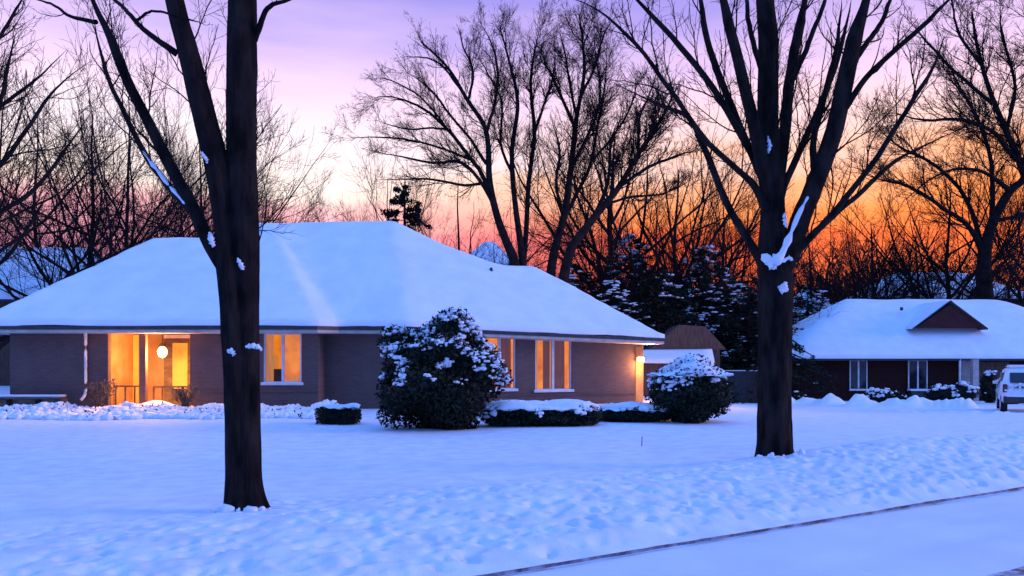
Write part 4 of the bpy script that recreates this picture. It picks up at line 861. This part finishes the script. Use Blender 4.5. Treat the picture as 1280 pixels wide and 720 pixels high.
for k, (px, dd_, top, wd, lab) in enumerate([(715, 46, 322, 1.7, 'snow dusted evergreen closest behind the right roof slope'), (765, 43, 345, 1.5, 'low snow laden evergreen right over the sloping roof edge'),
        (822, 44, 325, 1.5, 'snow laden evergreen above the brown gable'), (880, 48, 300, 1.3, 'taller snow laden evergreen left of the roadside trunk'), (935, 46, 340, 1.5, 'snowy evergreen hidden partly by the roadside trunk'),
        (790, 56, 285, 1.3, 'dark snow dusted evergreen behind the low ones'), (1010, 60, 350, 1.6, 'low snowy evergreen just right of the roadside trunk')]):
    put_conifer(k % 2, px, dd_, top, lab, wd, rz=k*1.3)

# ------------------------------------------------------------------ neighbour house
def hip_house(name, label, cat, x0, x1, y0, y1, zg, ze, zr, inset, wallm, over=.6, snow=.2, cuts=4, group=None, gable=False, rw=None, amp=.06):
    """simple hip (or gable) roofed house, ridge along x"""
    t_ = thing(name, ((x0+x1)/2, y0, zg), label, cat, group); ym = (y0+y1)/2
    bm = bmesh.new(); box(bm, ((x0+x1)/2, (y0+y1)/2, (zg+ze)/2-.1), (x1-x0, y1-y0, ze-zg+.2)); w_ = bmobj('wall', bm, wallm, t_)
    a_ = Vector((x0-over, y0-over, ze)); b_ = Vector((x1+over, y0-over, ze)); c_ = Vector((x1+over, y1+over, ze)); d_ = Vector((x0-over, y1+over, ze))
    r0_ = Vector((x0-over+inset, ym, zr)); r1_ = Vector((x1+over-inset, ym, zr))
    pol = [[a_, b_, r1_, r0_], [c_, d_, r0_, r1_]]+([] if gable else [[b_, c_, r1_], [d_, a_, r0_]])
    polymesh('roof', [[q-Vector((0, 0, snow*.9)) for q in p] for p in pol], M_shing, t_, cuts=cuts, smooth_it=4)
    polymesh('roof_snow', pol, M_snow_roof, t_, cuts=cuts, smooth_it=4, thick=snow*.8, noise_amp=amp)
    eave_strip('gutter', [a_, b_, c_, d_, a_], snow*.8, snow*.8+.12, -.02, .1, M_dark, t_, ((x0+x1)/2, ym))
    return t_
nd = 48.0
nx0 = X(985, nd); nx1 = nx0+21.7; nzg = -.95; nze = P(1000, 445, nd).z
nb = hip_house('brick_bungalow', 'dark maroon brick bungalow with snowy roof and two white windows on the right', 'house', nx0, nx1, nd, nd+10, nzg, nze, P(1100, 370, nd+5).z, 6.4, M_maroon, over=.8)
# windows
for (a_, b_) in ((1061, 1083), (1134, 1158)):
    ws = window((nx0, nd-.19), (nx1, nd-.19), X(a_, nd)-nx0, X(b_, nd)-nx0, pz(487, nd), pz(450, nd), nb, mull=1, lit=False, fm=M_white)
bb('window_box', (X(1155, nd), nd-.5, pz(487, nd)), (2.3, .45, .10), M_snow_roof, nb); bb('planter', (X(1155, nd), nd-.5, pz(492, nd)), (2.2, .4, .36), M_dark, nb)
# dark red gable dormer
gd = nd+.9; gy = lambda py: P(0, py, gd).z
bm = bmesh.new(); gp = [(X(1146, gd), gd, gy(409)), (X(1230, gd), gd, gy(409)), (X(1188, gd), gd, gy(380))]; gq = [(p_[0], gd+3.4, p_[2]) for p_ in gp]
v0 = [bm.verts.new(p_) for p_ in gp]; v1 = [bm.verts.new(p_) for p_ in gq]; bm.faces.new(v0); bm.faces.new(v1[::-1])
for k in range(3): bm.faces.new([v0[k], v0[(k+1) % 3], v1[(k+1) % 3], v1[k]])
gb_ = bmobj('gable', bm, M_marsid, nb)
for s_, (e0, e1) in enumerate((((1141, 412), (1188, 377)), ((1188, 377), (1235, 412)))):
    a_ = P(*e0, gd-.15); b_ = P(*e1, gd-.15); o3 = Vector((0, 3.6, 0)); up_ = Vector((0, 0, .12))
    polymesh('gable_trim', [[a_, b_, b_+up_*.8, a_+up_*.8], [a_, b_, b_+o3, a_+o3]], M_dark, nb)
    polymesh('gable_snow', [[a_+up_, b_+up_, b_+o3+up_, a_+o3+up_]], M_snow_roof, nb, cuts=3, thick=.08)
# porch part: posts, downspout
bb('post', (X(1218, nd-.9), nd-.9, (nzg+nze)/2-.1), (.34, .34, nze-nzg-.2), M_trim, nb); pipe('downspout', [P(1200, 449, nd-.75), P(1200, 465, nd-.7), P(1200, 486, nd-.7), P(1200, 500, nd-.7)], .07, M_white, nb)
bm = bmesh.new(); box(bm, (X(1240, nd-.12), nd-.1, .5), (2.0, .1, 2.1)); bmobj('door', bm, M_brown, nb)
bb('garage_panel', (X(1211, nd-.1), nd-.15, .55), (.9, .1, 2.6), M_trim, nb)
pipe('vent_pipe', [P(1127, 388, nd+3), P(1127, 384, nd+3)], .1, M_dark, nb, 3)
# dark clipped hedge / fence left of it
def fence(x0, x1, y_, z0, z1, label):
    t_ = thing('board_fence', ((x0+x1)/2, y_, z0), label, 'fence'); bm = bmesh.new(); x_ = x0; rr = random.Random(4)
    while x_ < x1: box(bm, (x_, y_+rr.uniform(-.01, .01), (z0+z1)/2), (.135, .03, z1-z0+rr.uniform(-.03, .03))); x_ += .145
    bmobj('boards', bm, M_dark, t_); x_ = x0
    while x_ < x1+.1: bb('post', (x_, y_+.08, (z0+z1)/2), (.12, .12, z1-z0+.1), M_dark, t_); x_ += 2.4
    bm = bmesh.new(); box(bm, ((x0+x1)/2, y_, z1+.03), (x1-x0, .1, .05), bev=.015); bmobj('snow_cap', bm, M_snow_roof, t_)
fence(X(900, 43), X(990, 43), 43, gz(X(940, 43), 43)-.2, P(940, 464, 43).z, 'dark board fence between the two houses left of the brick bungalow')
# foundation shrubs of the neighbour
def nsh(px, d_, rx, rz_, lab, seed, **k): shrub('foundation_shrub', (X(px, d_), d_), rx, rx*.7, rz_, lab, n=2500, leaf=.07, seed=seed, bumpy=.15, stems=False, **k)
nsh(1098, 44.5, .75, .40, 'small snow capped shrub between the two white windows of the bungalow', 61, nsnow=50, snow=.11, thr=.1)
nsh(1122, 44.8, .45, .3, 'tiny snow flecked shrub under the second white window', 62, nsnow=14, snow=.08, thr=.2)
nsh(1178, 43.8, .8, .5, 'dark snow dusted shrub left of the bungalow downspout', 63, nsnow=36, snow=.10, thr=.25)
nsh(1202, 43.5, .8, .56, 'dark shrub with a snow cap beside the bungalow porch post', 64, nsnow=70, snow=.10, thr=.1)
nsh(1266, 42, .7, .9, 'snow covered shrub behind the parked car', 65, nsnow=70, snow=.10, thr=.0)
nsh(1236, 44, .45, .9, 'upright snow flecked shrub left of the parked car', 66, nsnow=30, snow=.10, thr=.2)
# shovelled snow ridge along the neighbour's drive
def mound(name, pts, r_, hgt, seed, label, kind='structure'):
    rng = np.random.default_rng(seed); c = catmull(pts, 90); prt = 18; V_ = []
    for k in range(90):
        tt = c[min(k+1, 89)]-c[max(k-1, 0)]; tt /= np.linalg.norm(tt); nn = np.array([-tt[1], tt[0]])
        for j_ in range(prt):
            f_ = j_/(prt-1)*2-1; x_ = c[k, 0]+nn[0]*f_*r_; y_ = c[k, 1]+nn[1]*f_*r_; w_ = 1+1.1*mnoise.noise(Vector((k*.16, f_*.5, seed)))+.4*mnoise.noise(Vector((k*.6, f_, seed+5)))
            V_.append((x_, y_, gz(x_, y_)-.06+hgt*w_*math.cos(f_*PI/2)**1.3*min(1, k/6, (89-k)/6)+.05*mnoise.noise(Vector((x_*2.2, y_*2.2, 0)))))
    i, j = np.meshgrid(np.arange(89), np.arange(prt-1), indexing='ij'); Q_ = np.stack([i*prt+j, (i+1)*prt+j, (i+1)*prt+j+1, i*prt+j+1], -1).reshape(-1, 4)
    o = link(name, npmesh(name, V_, Q_), M_snow, smooth=True); tag(o, kind=kind); return o
mound('snow_ridge', [(X(960, 41), 41, 0), (X(1020, 40), 40, 0), (X(1090, 38), 38, 0), (X(1170, 37), 37, 0), (X(1225, 36), 36, 0)], 1.4, .42, 4, '')
mound('snow_ridge', [(X(1120, 31), 31, 0), (X(1180, 31), 31, 0), (X(1250, 30), 30, 0), (X(1340, 29), 29, 0)], 1.1, .13, 9, '')

# ------------------------------------------------------------------ parked car seen from the back
def car(cx, cy, zg, rz):
    t_ = thing('parked_car', (cx, cy, zg), 'snow covered white car parked at the right edge by the bungalow, seen from behind', 'car', None, rz)
    prof = [(-2.25, .42), (-2.30, .75), (-2.22, 1.02), (-2.12, 1.10), (-1.78, 1.66), (-1.55, 1.74), (.35, 1.74), (1.05, 1.14), (2.05, 1.02), (2.28, .82), (2.30, .42)]   # rear .. front (y)
    bm = bmesh.new(); secs = []
    for s in (-1, -.82, 0, .82, 1):
        row = []
        for (y_, z_) in prof:
            tum = .0 if z_ < 1.12 else (z_-1.12)*.28; w_ = .93-tum*1.0; x_ = s*w_; bulge = (1-abs(s)**3)*.06
            row.append(bm.verts.new((x_, y_-(bulge if y_ < 0 else -bulge), z_+(bulge*.6 if z_ > 1.6 else 0))))
        secs.append(row)
    for a_, b_ in zip(secs, secs[1:]):
        for k in range(len(prof)-1): bm.faces.new([a_[k], a_[k+1], b_[k+1], b_[k]])
        bm.faces.new([a_[-1], a_[0], b_[0], b_[-1]])
    bm.faces.new(secs[0]); bm.faces.new(secs[-1][::-1])
    bmesh.ops.recalc_face_normals(bm, faces=bm.faces); bmesh.ops.bevel(bm, geom=[e for e in bm.edges if e.calc_face_angle(0) > .5], offset=.05, segments=3, affect='EDGES')
    bmobj('body', bm, M_carp, t_, smooth=True, world=False)
    def part(nm, c, s, m_, rx=0, bev=.02, par=None):
        b_ = bmesh.new(); box(b_, (0, 0, 0), s, bev=bev)
        for v in b_.verts: y_, z_ = v.co.y, v.co.z; v.co = Vector((v.co.x+c[0], y_*math.cos(rx)-z_*math.sin(rx)+c[1], y_*math.sin(rx)+z_*math.cos(rx)+c[2]))
        o = bmobj(nm, b_, m_, par or t_, world=False); return o
    part('rear_window', (0, -2.03, 1.40), (1.32, .03, .44), M_bglass, rx=-.545)
    part('rear_bumper', (0, -2.33, .55), (1.78, .16, .26), M_dark); part('bumper_snow', (0, -2.36, .70), (1.6, .12, .07), M_snow_roof)
    for s in (-1, 1):
        part('tail_light', (s*.83, -2.24, .98), (.16, .12, .34), M_red); part('side_window', (s*.855, -.5, 1.40), (.02, 2.0, .36), M_bglass); part('side_mirror', (s*1.02, .75, 1.15), (.2, .12, .14), M_carp)
        for y_ in (-1.4, 1.4):
            b_ = bmesh.new(); bmesh.ops.create_cone(b_, cap_ends=True, segments=24, radius1=.34, radius2=.34, depth=.22)
            for v in b_.verts: v.co = Vector((v.co.z+s*.83, v.co.x+y_, v.co.y+.34))
            wl_ = bmobj('wheel', b_, M_tyre, t_, world=False)
            b_ = bmesh.new(); bmesh.ops.create_cone(b_, cap_ends=True, segments=20, radius1=.2, radius2=.2, depth=.02)
            for v in b_.verts: v.co = Vector((v.co.z+s*.95, v.co.x+y_, v.co.y+.34))
            bmobj('rim', b_, M_carp, wl_, world=False)
    part('light_bar', (0, -2.30, 1.04), (1.1, .05, .05), M_dark); part('tailgate_handle', (0, -2.36, .99), (.3, .04, .04), M_dark); part('rear_wiper', (.15, -2.14, 1.26), (.5, .02, .02), M_dark)
    part('licence_plate', (0, -2.40, .88), (.32, .02, .15), M_white, bev=.004)
    part('roof_snow', (0, -.6, 1.81), (1.36, 2.1, .14), M_snow_roof, bev=.06)
    rng = np.random.default_rng(3); pp = np.stack([rng.uniform(-.8, .8, 60), rng.uniform(-2.32, -2.26, 60), rng.uniform(.75, 1.15, 60)], -1); V_, T_ = lumps(pp, .05, rng, .7); link('clinging_snow', npmesh('clinging_snow', V_, T_), M_snow_roof, t_, world=False, smooth=True)
cyy = 32.5; cxx = X(1282, cyy)
car(cxx, cyy, gz(cxx, cyy)+.0, -.50)

# ------------------------------------------------------------------ background houses
# brown gabled garage with a lower snowy lean-to, behind the right corner
d_ = 40; g_ = thing('brown_garage', (X(860, d_), d_, 0), 'brown gabled outbuilding with a snowy lean-to roof beyond the right corner of the house', 'outbuilding')
bm = bmesh.new(); pr_ = [P(812, 437, d_), P(908, 437, d_), P(882, 408, d_), P(850, 406, d_)]; v0 = [bm.verts.new(p_) for p_ in pr_]; v1 = [bm.verts.new(p_+Vector((0, 6, 0))) for p_ in pr_]
bm.faces.new(v0); bm.faces.new(v1[::-1])
for k in range(4): bm.faces.new([v0[k], v0[(k+1) % 4], v1[(k+1) % 4], v1[k]])
bmobj('roof', bm, M_brown, g_)
bb('wall', (X(858, d_), d_+2.9, .6), (3.4, 5.6, 3.2), M_brown, g_)
lt = [P(795, 437, d_-.05), P(890, 436, d_-.05), P(893, 450, d_-2.2), P(790, 449, d_-2.2)]
polymesh('lean_to_roof', [lt], M_snow_roof, g_, cuts=3, thick=.18)
bb('lean_to_wall', (X(842, d_-1.2), d_-1.15, .4), (3.6, 1.8, 2.4), M_brown, g_)
GH = 'distant houses'
hip_house('distant_house', 'distant house with a long snow covered roof showing through branches at the left edge', 'house', X(-170, 52), X(118, 52), 52, 62, 0, P(0, 372, 52).z, P(0, 301, 57).z, 3.0, M_brown, group=GH, cuts=3)
hip_house('distant_house', 'distant snowy roof just right of the roadside trunk', 'house', X(995, 70), X(1068, 70), 70, 79, -1, P(0, 402, 70).z, P(0, 350, 74).z, 3.4, M_brown, group=GH, cuts=3)
hip_house('distant_house', 'distant wide snowy roof above the bungalow ridge at the right', 'house', X(1100, 82), X(1300, 82), 82, 94, -1, P(0, 372, 82).z, P(0, 336, 88).z, 5, M_brown, group=GH, cuts=3)
hip_house('distant_house', 'small distant snowy roof seen behind the stems of the broad bare tree', 'house', X(578, 75), X(640, 75), 75, 83, 0, P(0, 330, 75).z, P(0, 297, 79).z, 2.6, M_brown, group=GH, cuts=3)
# dark undergrowth thicket behind the houses
rng = np.random.default_rng(99)
tk_ = thing('thicket', (0, 58, 0), 'dark tangle of low brush behind the houses', 'thicket'); tk_['kind'] = 'stuff'
n = 5200; bx_ = rng.uniform(-34, 75, n); by_ = rng.uniform(54, 66, n)+38*(bx_ > 20)+14*(bx_ < -26); bz = np.full(n, -1.2); hh = rng.uniform(3.5, 8.5, n)
pp = np.zeros((n, 6, 3)); dx = rng.normal(size=n)*.35; dy_ = rng.normal(size=n)*.25
for j_ in range(6): f_ = j_/5; pp[:, j_, 0] = bx_+dx*hh*f_**1.4; pp[:, j_, 1] = by_+dy_*hh*f_; pp[:, j_, 2] = bz+hh*f_
rr = np.linspace(.05, .015, 6)[None]*np.ones((n, 1)); a1, b1 = spawn(pp, rr, 16000, (.2, .45), (20, 60), 4, rng, up=.1, tmin=.1, rmin=.016)
link('brush', npmesh('brush', *join_np([tube_np(pp, rr, 3), tube_np(a1, b1, 3)])), M_far, tk_)
print('woods copies', wn)
